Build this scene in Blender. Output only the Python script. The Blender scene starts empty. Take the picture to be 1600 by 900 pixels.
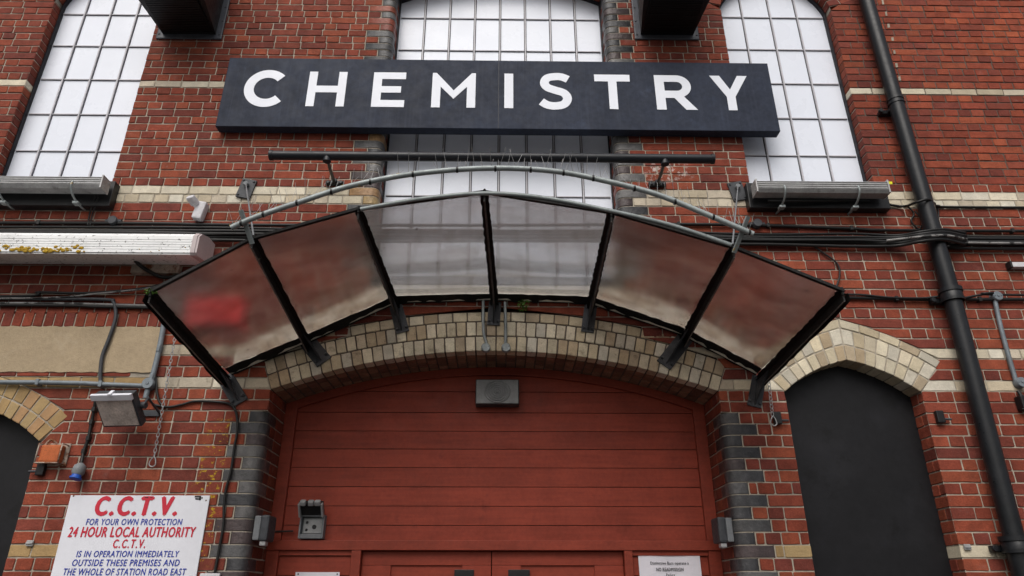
import bpy, bmesh, math, random
from mathutils import Vector, Matrix
R = random.Random(7)
scene = bpy.context.scene
COL = scene.collection

# ------------------------------------------------------------------ camera
F, PITCH, YAW, CAMY, CAMZ = 1080.0, math.radians(24.1), math.radians(0.8475), -4.687, 1.8
fw = Vector((math.sin(YAW)*math.cos(PITCH), math.cos(YAW)*math.cos(PITCH), math.sin(PITCH)))
rt = Vector((math.cos(YAW), -math.sin(YAW), 0))
up = rt.cross(fw)
CAM = Vector((0, CAMY, CAMZ))
cd = bpy.data.cameras.new('camera')
cam = bpy.data.objects.new('camera', cd)
COL.objects.link(cam)
cam.matrix_world = Matrix(((rt.x, up.x, -fw.x, CAM.x), (rt.y, up.y, -fw.y, CAM.y), (rt.z, up.z, -fw.z, CAM.z), (0, 0, 0, 1)))
cd.sensor_width = 36
cd.lens = F/1600*36
cd.clip_end = 2000
scene.camera = cam

# ------------------------------------------------------------------ sky, sun, exposure
w = bpy.data.worlds.new('World'); scene.world = w; w.use_nodes = True
nt = w.node_tree
sky = nt.nodes.new('ShaderNodeTexSky')
sky.sky_type = 'NISHITA'; sky.sun_disc = False
SUN_EL, SUN_AZ = math.radians(49), math.radians(194)      # azimuth clockwise from +y
sky.sun_elevation = SUN_EL; sky.sun_rotation = SUN_AZ
sky.air_density = 1.0; sky.dust_density = 6.0; sky.ozone_density = 1.0
hs = nt.nodes.new('ShaderNodeHueSaturation'); hs.inputs['Saturation'].default_value = 0.45
bg = nt.nodes['Background']; bg.inputs['Strength'].default_value = 0.12
nt.links.new(sky.outputs[0], hs.inputs['Color']); nt.links.new(hs.outputs[0], bg.inputs['Color'])
sd = bpy.data.lights.new('sun', 'SUN'); sd.energy = 1.5; sd.angle = math.radians(50); sd.color = (1, 0.97, 0.93)
sun = bpy.data.objects.new('sun', sd); COL.objects.link(sun)
sdir = Vector((math.sin(SUN_AZ)*math.cos(SUN_EL), math.cos(SUN_AZ)*math.cos(SUN_EL), math.sin(SUN_EL)))
sun.rotation_euler = sdir.to_track_quat('Z', 'Y').to_euler()
scene.view_settings.view_transform = 'Standard'; scene.view_settings.look = 'None'
scene.view_settings.exposure = 0.0; scene.view_settings.gamma = 1
scene.render.engine = 'CYCLES'
scene.cycles.use_denoising = True
scene.cycles.max_bounces = 8; scene.cycles.transparent_max_bounces = 12
scene.cycles.sample_clamp_indirect = 6

# ------------------------------------------------------------------ helpers
def W(px, py, off=0.0):
    """world point where the sight line of a photo pixel meets the plane 'off' metres in front of the wall"""
    d = fw*F + rt*(px-800) + up*(450-py)
    t = (-off-CAM.y)/d.y
    return CAM + d*t
def WX(px, py, off=0.0): return W(px, py, off).x
def WZ(px, py, off=0.0): return W(px, py, off).z

def link(name, me, m=None, parent=None):
    o = bpy.data.objects.new(name, me); COL.objects.link(o)
    if m is not None:
        for mm in (m if isinstance(m, (list, tuple)) else [m]): me.materials.append(mm)
    if parent: o.parent = parent
    return o
def tag(o, label=None, cat=None, group=None, kind=None):
    for k, v in (('label', label), ('category', cat), ('group', group), ('kind', kind)):
        if v: o[k] = v
    return o
def thing(name, label, cat, loc=(0, 0, 0), group=None):
    o = bpy.data.objects.new(name, None); COL.objects.link(o); o.location = loc; o.empty_display_size = .05
    return tag(o, label, cat, group)
class MB:
    """collects faces in world space; build() links them as one mesh object below a parent"""
    def __init__(s): s.v = []; s.f = []; s.m = []; s.c = []; s.sm = []
    def face(s, pts, m=0, c=(1, 1, 1), sm=False):
        n = len(s.v); s.v += [tuple(p) for p in pts]; s.f.append(tuple(range(n, n+len(pts)))); s.m.append(m); s.c.append(c); s.sm.append(sm)
    def add(s, vs, fs, m=0, c=(1, 1, 1), sm=False):
        n = len(s.v); s.v += [tuple(p) for p in vs]
        for f in fs: s.f.append(tuple(n+i for i in f)); s.m.append(m); s.c.append(c); s.sm.append(sm)
    def box(s, x0, x1, y0, y1, z0, z1, m=0, c=(1, 1, 1), bev=0.0, M=None):
        bm = bmesh.new(); bmesh.ops.create_cube(bm, size=1)
        for v in bm.verts: v.co = Vector(((x0+x1)/2+v.co.x*(x1-x0), (y0+y1)/2+v.co.y*(y1-y0), (z0+z1)/2+v.co.z*(z1-z0)))
        if bev > 0: bmesh.ops.bevel(bm, geom=bm.edges[:], offset=bev, segments=2, affect='EDGES', profile=.6)
        s.bm(bm, m, c, M)
    def bm(s, bm, m=0, c=(1, 1, 1), M=None, sm=False):
        bm.verts.index_update()
        s.add([(M @ v.co if M else v.co) for v in bm.verts], [[v.index for v in f.verts] for f in bm.faces], m, c, sm); bm.free()
    def tube(s, pts, r, n=10, m=0, smooth=0, cap=True, c=(1, 1, 1)):
        pts = [Vector(p) for p in pts]
        if smooth and len(pts) > 2:
            q = []
            for i in range(len(pts)-1):
                a, b, cc, d = pts[max(i-1, 0)], pts[i], pts[i+1], pts[min(i+2, len(pts)-1)]
                for k in range(smooth):
                    t = k/smooth
                    q.append(.5*((2*b)+(cc-a)*t+(2*a-5*b+4*cc-d)*t*t+(3*b-a-3*cc+d)*t**3))
            pts = q+[pts[-1]]
        vs = []; fs = []; ref = None
        for i, p in enumerate(pts):
            t = (pts[min(i+1, len(pts)-1)]-pts[max(i-1, 0)]).normalized()
            if ref is None: ref = Vector((0, 0, 1)) if abs(t.z) < .9 else Vector((0, 1, 0))
            a = (ref-t*ref.dot(t)).normalized(); b = t.cross(a); ref = a
            rr = r[i] if isinstance(r, (list, tuple)) else r
            for k in range(n):
                an = 2*math.pi*k/n; vs.append(p+a*math.cos(an)*rr+b*math.sin(an)*rr)
        for i in range(len(pts)-1):
            for k in range(n): fs.append((i*n+k, i*n+(k+1) % n, (i+1)*n+(k+1) % n, (i+1)*n+k))
        s.add(vs, fs, m, c, True)
        if cap: s.face(vs[:n][::-1], m, c); s.face(vs[-n:], m, c)
    def disc(s, cpt, axis, r, t, n=24, m=0, bev=0.004):
        a = Vector(axis).normalized(); p = Vector(cpt)
        s.tube([p, p+a*(t-bev), p+a*t], [r, r, r-bev], n, m)
    def prism(s, prof, x0, x1, m=0, close=True, caps=True):
        """profile of (y,z) points extruded along x"""
        n = len(prof); vs = [(x0, y, z) for y, z in prof]+[(x1, y, z) for y, z in prof]
        s.add(vs, [(i, (i+1) % n, n+(i+1) % n, n+i) for i in range(n if close else n-1)], m)
        if caps: s.face(vs[:n], m); s.face(vs[n:][::-1], m)
    def build(s, name, m, parent=None, weld=False):
        me = bpy.data.meshes.new(name)
        loc = Vector(parent.matrix_basis.translation) if parent else Vector((0, 0, 0))
        pp = parent.parent if parent else None
        while pp: loc += pp.matrix_basis.translation; pp = pp.parent
        me.from_pydata([(v[0]-loc.x, v[1]-loc.y, v[2]-loc.z) for v in s.v], [], s.f)
        me.polygons.foreach_set('material_index', s.m)
        me.polygons.foreach_set('use_smooth', s.sm)
        at = me.attributes.new('bc', 'FLOAT_COLOR', 'FACE')
        at.data.foreach_set('color', [q for c in s.c for q in (c[0], c[1], c[2], 1)])
        me.update()
        bm = bmesh.new(); bm.from_mesh(me)
        bmesh.ops.remove_doubles(bm, verts=bm.verts, dist=1e-5) if weld else None
        bmesh.ops.recalc_face_normals(bm, faces=bm.faces); bm.to_mesh(me); bm.free()
        return link(name, me, m, parent)
def origin(o, p):
    """move a top-level mesh's origin to p without moving its shape"""
    p = Vector(p); o.data.transform(Matrix.Translation(-p)); o.location = p; return o

# ------------------------------------------------------------------ materials
def mat(name, base, rough=.6, metal=0, var=.15, vscale=6, bump=.0, bscale=60, spots=None, streak=0, attr=False, spec=.3, rvar=.1, grain=0):
    """base colour x large + fine noise; spots = list of (colour, scale, threshold, softness, box or None)"""
    m = bpy.data.materials.new(name); m.use_nodes = True; N = m.node_tree.nodes; L = m.node_tree.links
    bs = N['Principled BSDF']; bs.inputs['Roughness'].default_value = rough; bs.inputs['Metallic'].default_value = metal
    bs.inputs['Specular IOR Level'].default_value = spec
    geo = N.new('ShaderNodeNewGeometry'); pos = geo.outputs['Position']
    def noise(scale, detail=5, vec=None, rgh=.6):
        n = N.new('ShaderNodeTexNoise'); n.inputs['Scale'].default_value = scale; n.inputs['Detail'].default_value = detail; n.inputs['Roughness'].default_value = rgh
        L.new(vec or pos, n.inputs['Vector']); return n.outputs['Fac']
    def ramp(v, a, b, lo=0., hi=1.):
        r = N.new('ShaderNodeMapRange'); r.inputs['From Min'].default_value = a; r.inputs['From Max'].default_value = b
        r.inputs['To Min'].default_value = lo; r.inputs['To Max'].default_value = hi; L.new(v, r.inputs['Value']); return r.outputs[0]
    def mix(f, a, b, mode='MIX'):
        x = N.new('ShaderNodeMix'); x.data_type = 'RGBA'; x.blend_type = mode
        if isinstance(f, float): x.inputs[0].default_value = f
        else: L.new(f, x.inputs[0])
        for s, q in ((6, a), (7, b)):
            if isinstance(q, tuple): x.inputs[s].default_value = (*q[:3], 1)
            else: L.new(q, x.inputs[s])
        return x.outputs[2]
    if attr:
        at = N.new('ShaderNodeAttribute'); at.attribute_name = 'bc'; c = mix(1., base, at.outputs['Color'], 'MULTIPLY')
    else: c = mix(0., base, base)
    if var:
        v1 = ramp(noise(vscale), .3, .7, 1-var, 1+var); v2 = ramp(noise(vscale*9, 3), .3, .7, 1-var*.6, 1+var*.6)
        for v in (v1, v2):
            g = N.new('ShaderNodeCombineXYZ')
            for i in range(3): L.new(v, g.inputs[i])
            c = mix(1., c, g.outputs[0], 'MULTIPLY')
    if grain:
        mp = N.new('ShaderNodeMapping'); mp.inputs['Scale'].default_value = (2.2, 60, 34); L.new(pos, mp.inputs[0])
        gv = ramp(noise(1, 5, mp.outputs[0]), .3, .7, 1-grain, 1+grain); g = N.new('ShaderNodeCombineXYZ')
        for i in range(3): L.new(gv, g.inputs[i])
        c = mix(1., c, g.outputs[0], 'MULTIPLY')
    if streak:
        mp = N.new('ShaderNodeMapping'); mp.inputs['Scale'].default_value = (55, 55, 1.6); L.new(pos, mp.inputs[0])
        s_ = ramp(noise(1, 4, mp.outputs[0]), .5, .8, 0, streak); c = mix(s_, c, tuple(min(1, q*2.2+.03) for q in base))
    for sp in spots or []:
        colr, sc, th, soft = sp[:4]
        f = ramp(noise(sc, 6, rgh=.7), th, th+soft)
        if len(sp) > 4 and sp[4]:
            (x0, x1, z0, z1) = sp[4]; xyz = N.new('ShaderNodeSeparateXYZ'); L.new(pos, xyz.inputs[0])
            for out, a, b in ((xyz.outputs[0], x0, x1), (xyz.outputs[2], z0, z1)):
                for q in (ramp(out, a-.04, a+.04), ramp(out, b-.04, b+.04, 1, 0)):
                    mm = N.new('ShaderNodeMath'); mm.operation = 'MULTIPLY'; L.new(f, mm.inputs[0]); L.new(q, mm.inputs[1]); f = mm.outputs[0]
        if len(sp) > 5:
            mm = N.new('ShaderNodeMath'); mm.operation = 'MULTIPLY'; L.new(f, mm.inputs[0]); mm.inputs[1].default_value = sp[5]; f = mm.outputs[0]
        c = mix(f, c, colr)
    L.new(c, bs.inputs['Base Color'])
    if rvar: L.new(ramp(noise(vscale*3), .3, .7, max(.05, rough-rvar), min(1, rough+rvar)), bs.inputs['Roughness'])
    if bump:
        b = N.new('ShaderNodeBump'); b.inputs['Strength'].default_value = bump; b.inputs['Distance'].default_value = .01
        L.new(noise(bscale, 8, rgh=.65), b.inputs['Height']); L.new(b.outputs[0], bs.inputs['Normal'])
    m.diffuse_color = (*base[:3], 1)
    return m
LICH = (.42, .27, .02)
LBOX = (-2.0, -1.83, 2.0, 2.9)
M_brick = mat('red_brick', (1, 1, 1), .8, spec=.18, var=.26, vscale=11, bump=.55, bscale=45, attr=True,
              spots=[((.40, .33, .30), 9, .66, .10, None, .45), ((.03, .02, .016), 6, .64, .14, None, .4), (LICH, 24, .565, .03, LBOX), ((.05, .024, .02), 1.4, .52, .22, None, .3), ((.55, .48, .45), 16, .52, .07, (1.15, 1.5, 4.84, 5.02), .8), ((.30, .25, .23), 4, .60, .18, None, .22)])
M_cream = mat('cream_brick', (1, 1, 1), .8, var=.14, vscale=12, bump=.45, bscale=45, attr=True,
              spots=[((.09, .075, .055), 13, .62, .12, None, .6), ((.2, .12, .06), 5, .64, .12, None, .5)])
M_arch = mat('sooty_cream_brick', (1, 1, 1), .8, var=.18, vscale=13, bump=.5, bscale=45, attr=True,
              spots=[((.10, .075, .05), 9, .55, .14, None, .65), ((.03, .025, .02), 20, .60, .1, None, .5)])
M_blue = mat('blue_brick', (1, 1, 1), .42, var=.32, vscale=16, bump=.8, bscale=34, attr=True,
             spots=[((.25, .25, .25), 10, .66, .1, None, .5), (LICH, 34, .6, .03, LBOX)])
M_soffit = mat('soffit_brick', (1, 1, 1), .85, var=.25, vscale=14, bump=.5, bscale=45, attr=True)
M_mortar = mat('mortar', (.36, .32, .26), .95, var=.25, vscale=3, bump=.5, bscale=120, spots=[((.10, .08, .065), 2.2, .56, .14, None, .6)])
M_mortar_dark = mat('old_mortar', (.10, .08, .065), .95, var=.25, vscale=6, bump=.5, bscale=120)
M_render = mat('cement_render', (.37, .29, .19), .9, var=.13, vscale=3.5, bump=.5, bscale=90, spots=[((.16, .12, .08), 60, .66, .05, None, .7), ((.46, .39, .29), 4, .55, .2, None, .6)])
M_sign = mat('dark_sign_panel', (.026, .032, .050), .55, spec=.1, var=.25, vscale=3, streak=.16, spots=[((.06, .08, .13), 3.5, .62, .16, None, .4)])
M_white = mat('white_lettering', (.76, .79, .86), .45, var=.02)
M_board = mat('noticeboard_white', (.66, .67, .72), .4, var=.04, vscale=5)
M_redtext = mat('red_print', (.50, .022, .045), .5, var=.06)
M_bluetext = mat('blue_print', (.035, .055, .33), .5, var=.06)
M_black = mat('black_paint', (.012, .012, .013), .38, var=.3, vscale=9, bump=.12, bscale=30)
M_pipe = mat('black_pipe_paint', (.011, .012, .014), .36, var=.25, vscale=9, bump=.1, bscale=50, spots=[((.09, .09, .09), 60, .68, .04, None, .6)])
M_flash = mat('pale_flashing', (.62, .58, .49), .6, var=.2, vscale=9, spots=[((.15, .12, .09), 8, .6, .1)])
M_tube = mat('black_satin_tube', (.012, .014, .018), .4, var=.15)
M_boardblack = mat('black_boarding', (.0095, .0095, .011), .5, spec=.2, var=.2, vscale=2.5, bump=.05, bscale=14, spots=[((.016, .016, .019), 2.6, .50, .2, None, .8), ((.004, .004, .004), 5, .58, .1, None, .6), ((.3, .3, .3), 46, .77, .02)])
M_rib = mat('sooty_steel', (.008, .0075, .007), .7, var=.3, vscale=20, bump=.5, bscale=70)
M_ribedge = mat('worn_flange', (.12, .11, .10), .6, var=.4, vscale=20)
M_galv = mat('galvanised_steel', (.27, .30, .30), .5, .3, var=.2, vscale=12, spots=[((.45, .28, .03), 9, .64, .05, None, .9), ((.1, .1, .09), 30, .66, .06)])
M_grey = mat('grey_plastic', (.17, .18, .19), .55, var=.15, vscale=15)
M_lgrey = mat('light_grey_plastic', (.26, .265, .265), .5, var=.15, vscale=15)
M_dgrey = mat('dark_grey_metal', (.045, .048, .054), .5, var=.25, vscale=15, bump=.2, bscale=60)
M_conduit = mat('grey_conduit', (.17, .195, .215), .5, .2, var=.2, vscale=12, spots=[((.5, .48, .46), 25, .66, .06, None, .5)])
M_alu = mat('weathered_aluminium', (.36, .36, .36), .48, .35, var=.2, vscale=10, spots=[((.13, .12, .11), 12, .58, .12, None, .6)])
M_wplast = mat('dirty_white_metal', (.78, .79, .79), .45, var=.05, vscale=5, bump=.1, bscale=30,
               spots=[((.06, .055, .05), 38, .585, .05, None, .8), ((.30, .27, .25), 3.5, .56, .2, None, .35)])
M_wsensor = mat('white_plastic', (.55, .54, .56), .5, var=.12, vscale=25, spots=[((.06, .06, .05), 40, .62, .08)])
M_wcap = mat('pinkish_white_plastic', (.44, .38, .38), .5, var=.08, vscale=8)
M_cable = mat('black_cable', (.012, .012, .012), .45, var=.2, vscale=20)
M_cablelight = mat('pale_cable', (.21, .205, .20), .5, var=.25, vscale=20, spots=[((.02, .02, .02), 9, .50, .05)])
M_orange = mat('faded_orange_metal', (.42, .105, .03), .6, var=.25, vscale=30, bump=.3, spots=[((.09, .04, .025), 30, .58, .1)])
M_bluepl = mat('blue_plastic', (.02, .09, .42), .4, var=.1)
M_yellow = mat('yellow_tag', (.75, .72, .02), .5, var=.02)
M_paper = mat('paper', (.74, .72, .78), .7, var=.03)
M_ink = mat('ink', (.03, .03, .035), .6, var=0)
M_glass = mat('lamp_glass', (.52, .45, .40), .2, var=.35, vscale=10, spots=[((.55, .5, .46), 6, .52, .12, None, .6)])
M_door = mat('red_door_paint', (.265, .047, .027), .5, spec=.18, var=.14, vscale=4, bump=.12, bscale=25, grain=.13, attr=True, spots=[((.31, .07, .045), 3, .60, .2, None, .3), ((.09, .016, .012), 5, .62, .12, None, .4)])
M_reddark = mat('door_groove', (.02, .006, .005), .8, var=0)
M_reddoortrim = mat('red_door_frame', (.235, .042, .024), .5, spec=.2, grain=.1, var=.16, vscale=5, bump=.12, bscale=25)
M_pane = mat('white_polycarbonate', (.755, .795, .88), .3, var=.015, vscale=1.2)
M_bar = mat('window_bar', (.5, .49, .52), .45, var=.1)
M_gasket = mat('bar_gasket', (.016, .015, .02), .6, var=.1)
M_moss = mat('moss', (.075, .15, .025), .9, var=.4, vscale=40)
M_redbox = mat('red_box_paint', (.72, .02, .03), .4, var=.1)
M_lichen = mat('orange_lichen', (.38, .24, .025), .9, var=.35, vscale=60, bump=.5)
M_pave = mat('pavement', (.07, .068, .066), .85, var=.2, vscale=2, bump=.3, bscale=30)
M_rust = mat('rusty_plate', (.33, .27, .22), .7, var=.3, vscale=20, spots=[((.16, .055, .02), 14, .5, .1)])
M_fluegrey = mat('hood_plate', (.075, .08, .095), .5, var=.2, vscale=12)
def canopy_mat(name, clear, blur, tint, veil, gloss, grough, stain):
    m = bpy.data.materials.new(name); m.use_nodes = True; N = m.node_tree.nodes; L = m.node_tree.links
    N.remove(N['Principled BSDF']); out = N['Material Output']
    geo = N.new('ShaderNodeNewGeometry')
    def nz(sc, det=6):
        n = N.new('ShaderNodeTexNoise'); n.inputs['Scale'].default_value = sc; n.inputs['Detail'].default_value = det; L.new(geo.outputs['Position'], n.inputs['Vector']); return n.outputs[0]
    def rng(v, a, b, lo, hi):
        r = N.new('ShaderNodeMapRange'); r.inputs[1].default_value = a; r.inputs[2].default_value = b; r.inputs[3].default_value = lo; r.inputs[4].default_value = hi
        L.new(v, r.inputs[0]); return r.outputs[0]
    tr = N.new('ShaderNodeBsdfTransparent'); tr.inputs[0].default_value = (*[q**.5 for q in tint], 1)
    rf = N.new('ShaderNodeBsdfRefraction'); rf.inputs['IOR'].default_value = 1.3; rf.inputs['Roughness'].default_value = blur; rf.inputs[0].default_value = (*[q**.5 for q in tint], 1)
    tl = N.new('ShaderNodeBsdfTranslucent'); tl.inputs[0].default_value = (.42, .40, .38, 1)
    df = N.new('ShaderNodeBsdfDiffuse'); df.inputs[0].default_value = (.42, .40, .37, 1)
    gl = N.new('ShaderNodeBsdfGlossy'); gl.inputs['Roughness'].default_value = grough
    def mx(f, a, b):
        x = N.new('ShaderNodeMixShader')
        if isinstance(f, float): x.inputs[0].default_value = f
        else: L.new(f, x.inputs[0])
        L.new(a, x.inputs[1]); L.new(b, x.inputs[2]); return x.outputs[0]
    st = N.new('ShaderNodeMapping'); st.inputs['Scale'].default_value = (1.6, 5, 9); st.inputs['Rotation'].default_value = (0, .3, .2); L.new(geo.outputs['Position'], st.inputs[0])
    sn = N.new('ShaderNodeTexNoise'); sn.inputs['Scale'].default_value = 1.3; sn.inputs['Detail'].default_value = 7; L.new(st.outputs[0], sn.inputs['Vector'])
    cr = N.new('ShaderNodeMix'); cr.data_type = 'RGBA'; L.new(rng(sn.outputs[0], .38, .66, 0, stain), cr.inputs[0])
    cr.inputs[6].default_value = (*[q**.5 for q in tint], 1); cr.inputs[7].default_value = (.62, .52, .46, 1)
    L.new(cr.outputs[2], tr.inputs[0]); L.new(cr.outputs[2], rf.inputs[0])
    see = mx(clear, rf.outputs[0], tr.outputs[0])
    v = mx(.5, tl.outputs[0], df.outputs[0])
    s = mx(rng(nz(1.7), .3, .7, veil*.5, veil*1.5), see, v)
    dirt = N.new('ShaderNodeBsdfDiffuse'); dirt.inputs[0].default_value = (.05, .035, .025, 1)
    s = mx(rng(nz(24, 5), .71, .75, 0, .8), s, dirt.outputs[0])
    s = mx(gloss, s, gl.outputs[0])
    L.new(s, out.inputs[0]); return m
M_can_mid = canopy_mat('canopy_sheet_clear', .60, .22, (.84, .84, .86), .22, .06, .2, .2)
M_can_side = canopy_mat('canopy_sheet_hazy', .07, .20, (.78, .73, .70), .10, .24, .22, .65)

# ------------------------------------------------------------------ ground
g = MB(); g.face([(-60, -60, 0), (60, -60, 0), (60, .02, 0), (-60, .02, 0)])
go = g.build('pavement', M_pave); go['kind'] = 'structure'

# ------------------------------------------------------------------ the building
B = thing('brick_building', 'red brick hall front with cream bands, three tall white windows and arched red doorway', 'building')
ANCH = [(-60, 0.0), (-33, 2.105), (-20, 3.122), (-19, 3.20), (-17, 3.36), (-16, 3.437), (-1, 4.609), (0, 4.686), (1, 4.763), (14, 5.738), (15, 5.807), (36, 7.36)]
def zc(b):
    for (b0, z0), (b1, z1) in zip(ANCH, ANCH[1:]):
        if b <= b1: return z0+(z1-z0)*(b-b0)/(b1-b0)
    return z1+(b-b1)*.074
KLO, KHI = -53, 36
RED = [(.205, .046, .026), (.195, .043, .025), (.225, .052, .028), (.18, .040, .025), (.165, .040, .027), (.235, .058, .030), (.20, .048, .029), (.145, .036, .026)]
CREAM = [(.56, .50, .385), (.52, .46, .345), (.60, .545, .43), (.47, .40, .29), (.56, .52, .43), (.46, .40, .31)]
YELLOW = [(.37, .255, .12), (.33, .22, .10), (.40, .285, .14), (.35, .21, .105)]
BLUE = [(.062, .062, .065), (.092, .091, .092), (.05, .05, .053), (.13, .127, .125), (.075, .058, .058)]
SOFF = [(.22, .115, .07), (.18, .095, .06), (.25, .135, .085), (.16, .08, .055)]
ARCHC = [(.52, .45, .32), (.47, .39, .265), (.56, .50, .375), (.40, .31, .20), (.50, .46, .375), (.36, .29, .20), (.54, .47, .35)]
def pick(p, x=0., z=0.):
    c = R.choice(p); k = R.uniform(.84, 1.14)
    if p is RED:                                                   # the newer brickwork to the upper right is brighter orange
        t = max(0, min(1, (x-3.0)*.9))*max(0, min(1, (z-4.2)*.5)); k *= 1+.18*t
        return (c[0]*k*(1+.12*t), c[1]*k*(1+.1*t), c[2]*k)
    return tuple(q*k for q in c)
def lerp(a, b, t): return a+(b-a)*t
def brick(mb, quad, T, col, depth=.014, m=0, front=0., bev=.0045, jit=.0016, chip=.007):
    """quad: four (u,v) corners; T maps (u,v,d) to the world, d going into the wall. Slightly chipped, bevelled block."""
    q = [Vector((a, b)) for a, b in quad]
    if len(q) == 4 and (q[1]-q[0]).cross(q[3]-q[0]) < 0: q = q[::-1]
    o = []
    n = len(q)
    for i in range(n):
        a, b, c = q[i-1], q[i], q[(i+1) % n]
        e1, e2 = (a-b), (c-b)
        k1 = min(R.uniform(.002, chip), e1.length*.3); k2 = min(R.uniform(.002, chip), e2.length*.3)
        j = lambda: Vector((R.uniform(-jit, jit), R.uniform(-jit, jit)))
        o.append(b+e1.normalized()*k1+j()); o.append(b+e2.normalized()*k2+j())
        if e2.length > .12:
            o.append(lerp(b, c, R.uniform(.3, .7))+j())
    ctr = sum(q, Vector((0, 0)))/n
    fr = front+R.uniform(-.0022, .0022); tx, ty = R.uniform(-.012, .012), R.uniform(-.012, .012)
    d0 = lambda p: fr+(p-ctr).x*tx+(p-ctr).y*ty
    ins = [p+(ctr-p).normalized()*bev for p in o]
    N = len(o)
    vs = [T(p.x, p.y, d0(p)) for p in ins]+[T(p.x, p.y, d0(p)+bev*.8) for p in o]+[T(p.x, p.y, max(depth, d0(p)+bev+.002)) for p in o]
    fs = [tuple(range(N))]+[(i, N+i, N+(i+1) % N, (i+1) % N) for i in range(N)]+[(N+i, 2*N+i, 2*N+(i+1) % N, N+(i+1) % N) for i in range(N)]
    mb.add(vs, fs, m, col)
TW = lambda u, v, d: (u, d, v)
J = .0088

wall = MB(); mort = wall; band_buckets = {}; quoin = {}
def Q(k):
    if k not in quoin: quoin[k] = MB()
    return quoin[k]
def band(k):
    if k not in band_buckets: band_buckets[k] = MB()
    return band_buckets[k]

# openings: (key, xl, xr, z0, spring, recess)
D_SIDE, D_MID, D_DOOR, D_BLK = .11, .20, .42, .15
WS = {'side': 6.745, 'mid': 6.95}
LWX = (-4.045, -3.09); CWX = (-.985, .905); RWX = (1.975, 2.982)
DCX, DHW, DSP, DAP = -.045, 1.560, 3.115, 3.405
DR = (DHW**2+(DAP-DSP)**2)/(2*(DAP-DSP)); DCZ = DAP-DR
BRX = (1.982, 2.945); BSP, BAP = 3.115, 3.350
BLX = (-4.07, -3.095); YSP, YAP = 2.75, 2.985
def wsp(xl, xr): return WS['mid'] if xr-xl > 1.4 else WS['side']
def seg_arch(xl, xr, sp, rise):
    hw = (xr-xl)/2; r = (hw*hw+rise*rise)/(2*rise); return (xl+xr)/2, sp+rise-r, r, hw
def window_feat(xl, xr, z0, rise):
    WSP = wsp(xl, xr)
    cx, cz, r, hw = seg_arch(xl, xr, WSP, rise); H = .235
    nrm = Vector((xl-cx, WSP-cz)).normalized(); oc = Vector((xl, WSP))+nrm*H
    def f(z):
        if z < z0 or z > cz+r+H: return None
        if z <= WSP: return (xl, xr)
        if z <= oc.y: dx = (z-WSP)/(oc.y-WSP)*(xl-oc.x); return (xl-dx, xr+dx)
        h = math.sqrt(max(0, (r+H)**2-(z-cz)**2)); return (cx-h, cx+h)
    return f
def door_feat(z):
    top = DCZ+DR+.31
    if z > top: return None
    if z <= DSP: h = DHW
    else:
        n = Vector((DHW, DSP-DCZ)).normalized(); ox, oz = DHW+n.x*.235, DSP+n.y*.235
        if z <= oz: h = DHW+(ox-DHW)*(z-DSP)/(oz-DSP)
        else:
            h = math.sqrt(max(0, (DR+.235)**2-(z-DCZ)**2)) if z < DCZ+DR+.235 else 0
            h2 = math.sqrt(max(0, (DR+.31)**2-(z-DCZ)**2))
            if h2 < 1.31: h = max(h, h2)
    return (DCX-h, DCX+h)
def point_arch(xl, xr, sp, ap, bulge):
    """two flat arcs meeting in a point; returns P(t), dir(t), t in -1..1 from left springing to right springing"""
    cx = (xl+xr)/2
    def P(t):
        s = 1 if t >= 0 else -1; u = abs(t); e = (xr if s > 0 else xl)
        p = Vector((lerp(cx, e, u), lerp(ap, sp, u))); n = Vector((s*(ap-sp), abs(e-cx))).normalized()
        return p+n*bulge*4*u*(1-u)
    def Dr(t):
        s = 1 if t >= 0 else -1; u = abs(t); n = Vector((s*.88, 1.0)).normalized()
        return (Vector((0, 1.05))*(1-u)+n*u)
    return P, Dr
PB, DB_ = point_arch(BRX[0], BRX[1], BSP, BAP, .035)
PY, DY_ = point_arch(BLX[0], BLX[1], YSP, YAP, .035)
def point_feat(P, Dr, xl, xr, sp, H):
    tab = []
    for i in range(0, 101):
        t = i/100; p = P(t)+Dr(t)*H; tab.append((p.y, p.x)); 
    c0 = P(1.0); c1 = P(1.0)+Dr(1.0)*H; cx = (xl+xr)/2
    def f(z):
        if z > tab[0][0]: return None
        if z <= sp: return (xl, xr)
        if z <= c1.y: h = lerp(c0.x, c1.x, (z-sp)/(c1.y-sp))-cx
        else:
            h = 0
            for (za, xa), (zb, xb) in zip(tab, tab[1:]):
                if zb <= z <= za: h = lerp(xa, xb, (za-z)/max(1e-6, za-zb))-cx; break
        return (cx-h, cx+h)
    return f
f_blk = point_feat(PB, DB_, *BRX, BSP, .305); f_yel = point_feat(PY, DY_, *BLX, YSP, .235)
ZS_SILL = zc(-1)
ZS_MID = 3.98
PANEL = (-4.72, -2.445, 3.236, 3.572)
PANZ = 3.203
FEATS = [('lw', window_feat(*LWX, ZS_SILL, .39), D_SIDE), ('cw', window_feat(*CWX, ZS_MID, .22), D_MID), ('rw', window_feat(*RWX, ZS_SILL, .39), D_SIDE),
         ('door', door_feat, D_DOOR), ('blk', f_blk, D_BLK), ('yel', f_yel, D_BLK),
         ('panel', lambda z: (PANEL[0], PANEL[1]) if PANZ-.005 < z < 3.69 else None, .0)]
X0, X1 = -7.6, 7.6
SP = {'lw': WS['side'], 'cw': WS['mid'], 'rw': WS['side'], 'door': DSP, 'blk': BSP, 'yel': YSP, 'panel': 99}
def reveal_brick(x, s, ya, yb, z0, z1, p, col, mb=None):
    T = (lambda u, v, d: (x-s*d, u, v))     # s=+1: opening lies at larger x, block lies at smaller x
    brick(mb or wall, [(ya, z0), (yb, z0), (yb, z1), (ya, z1)], T, col, .014, 0)
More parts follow.
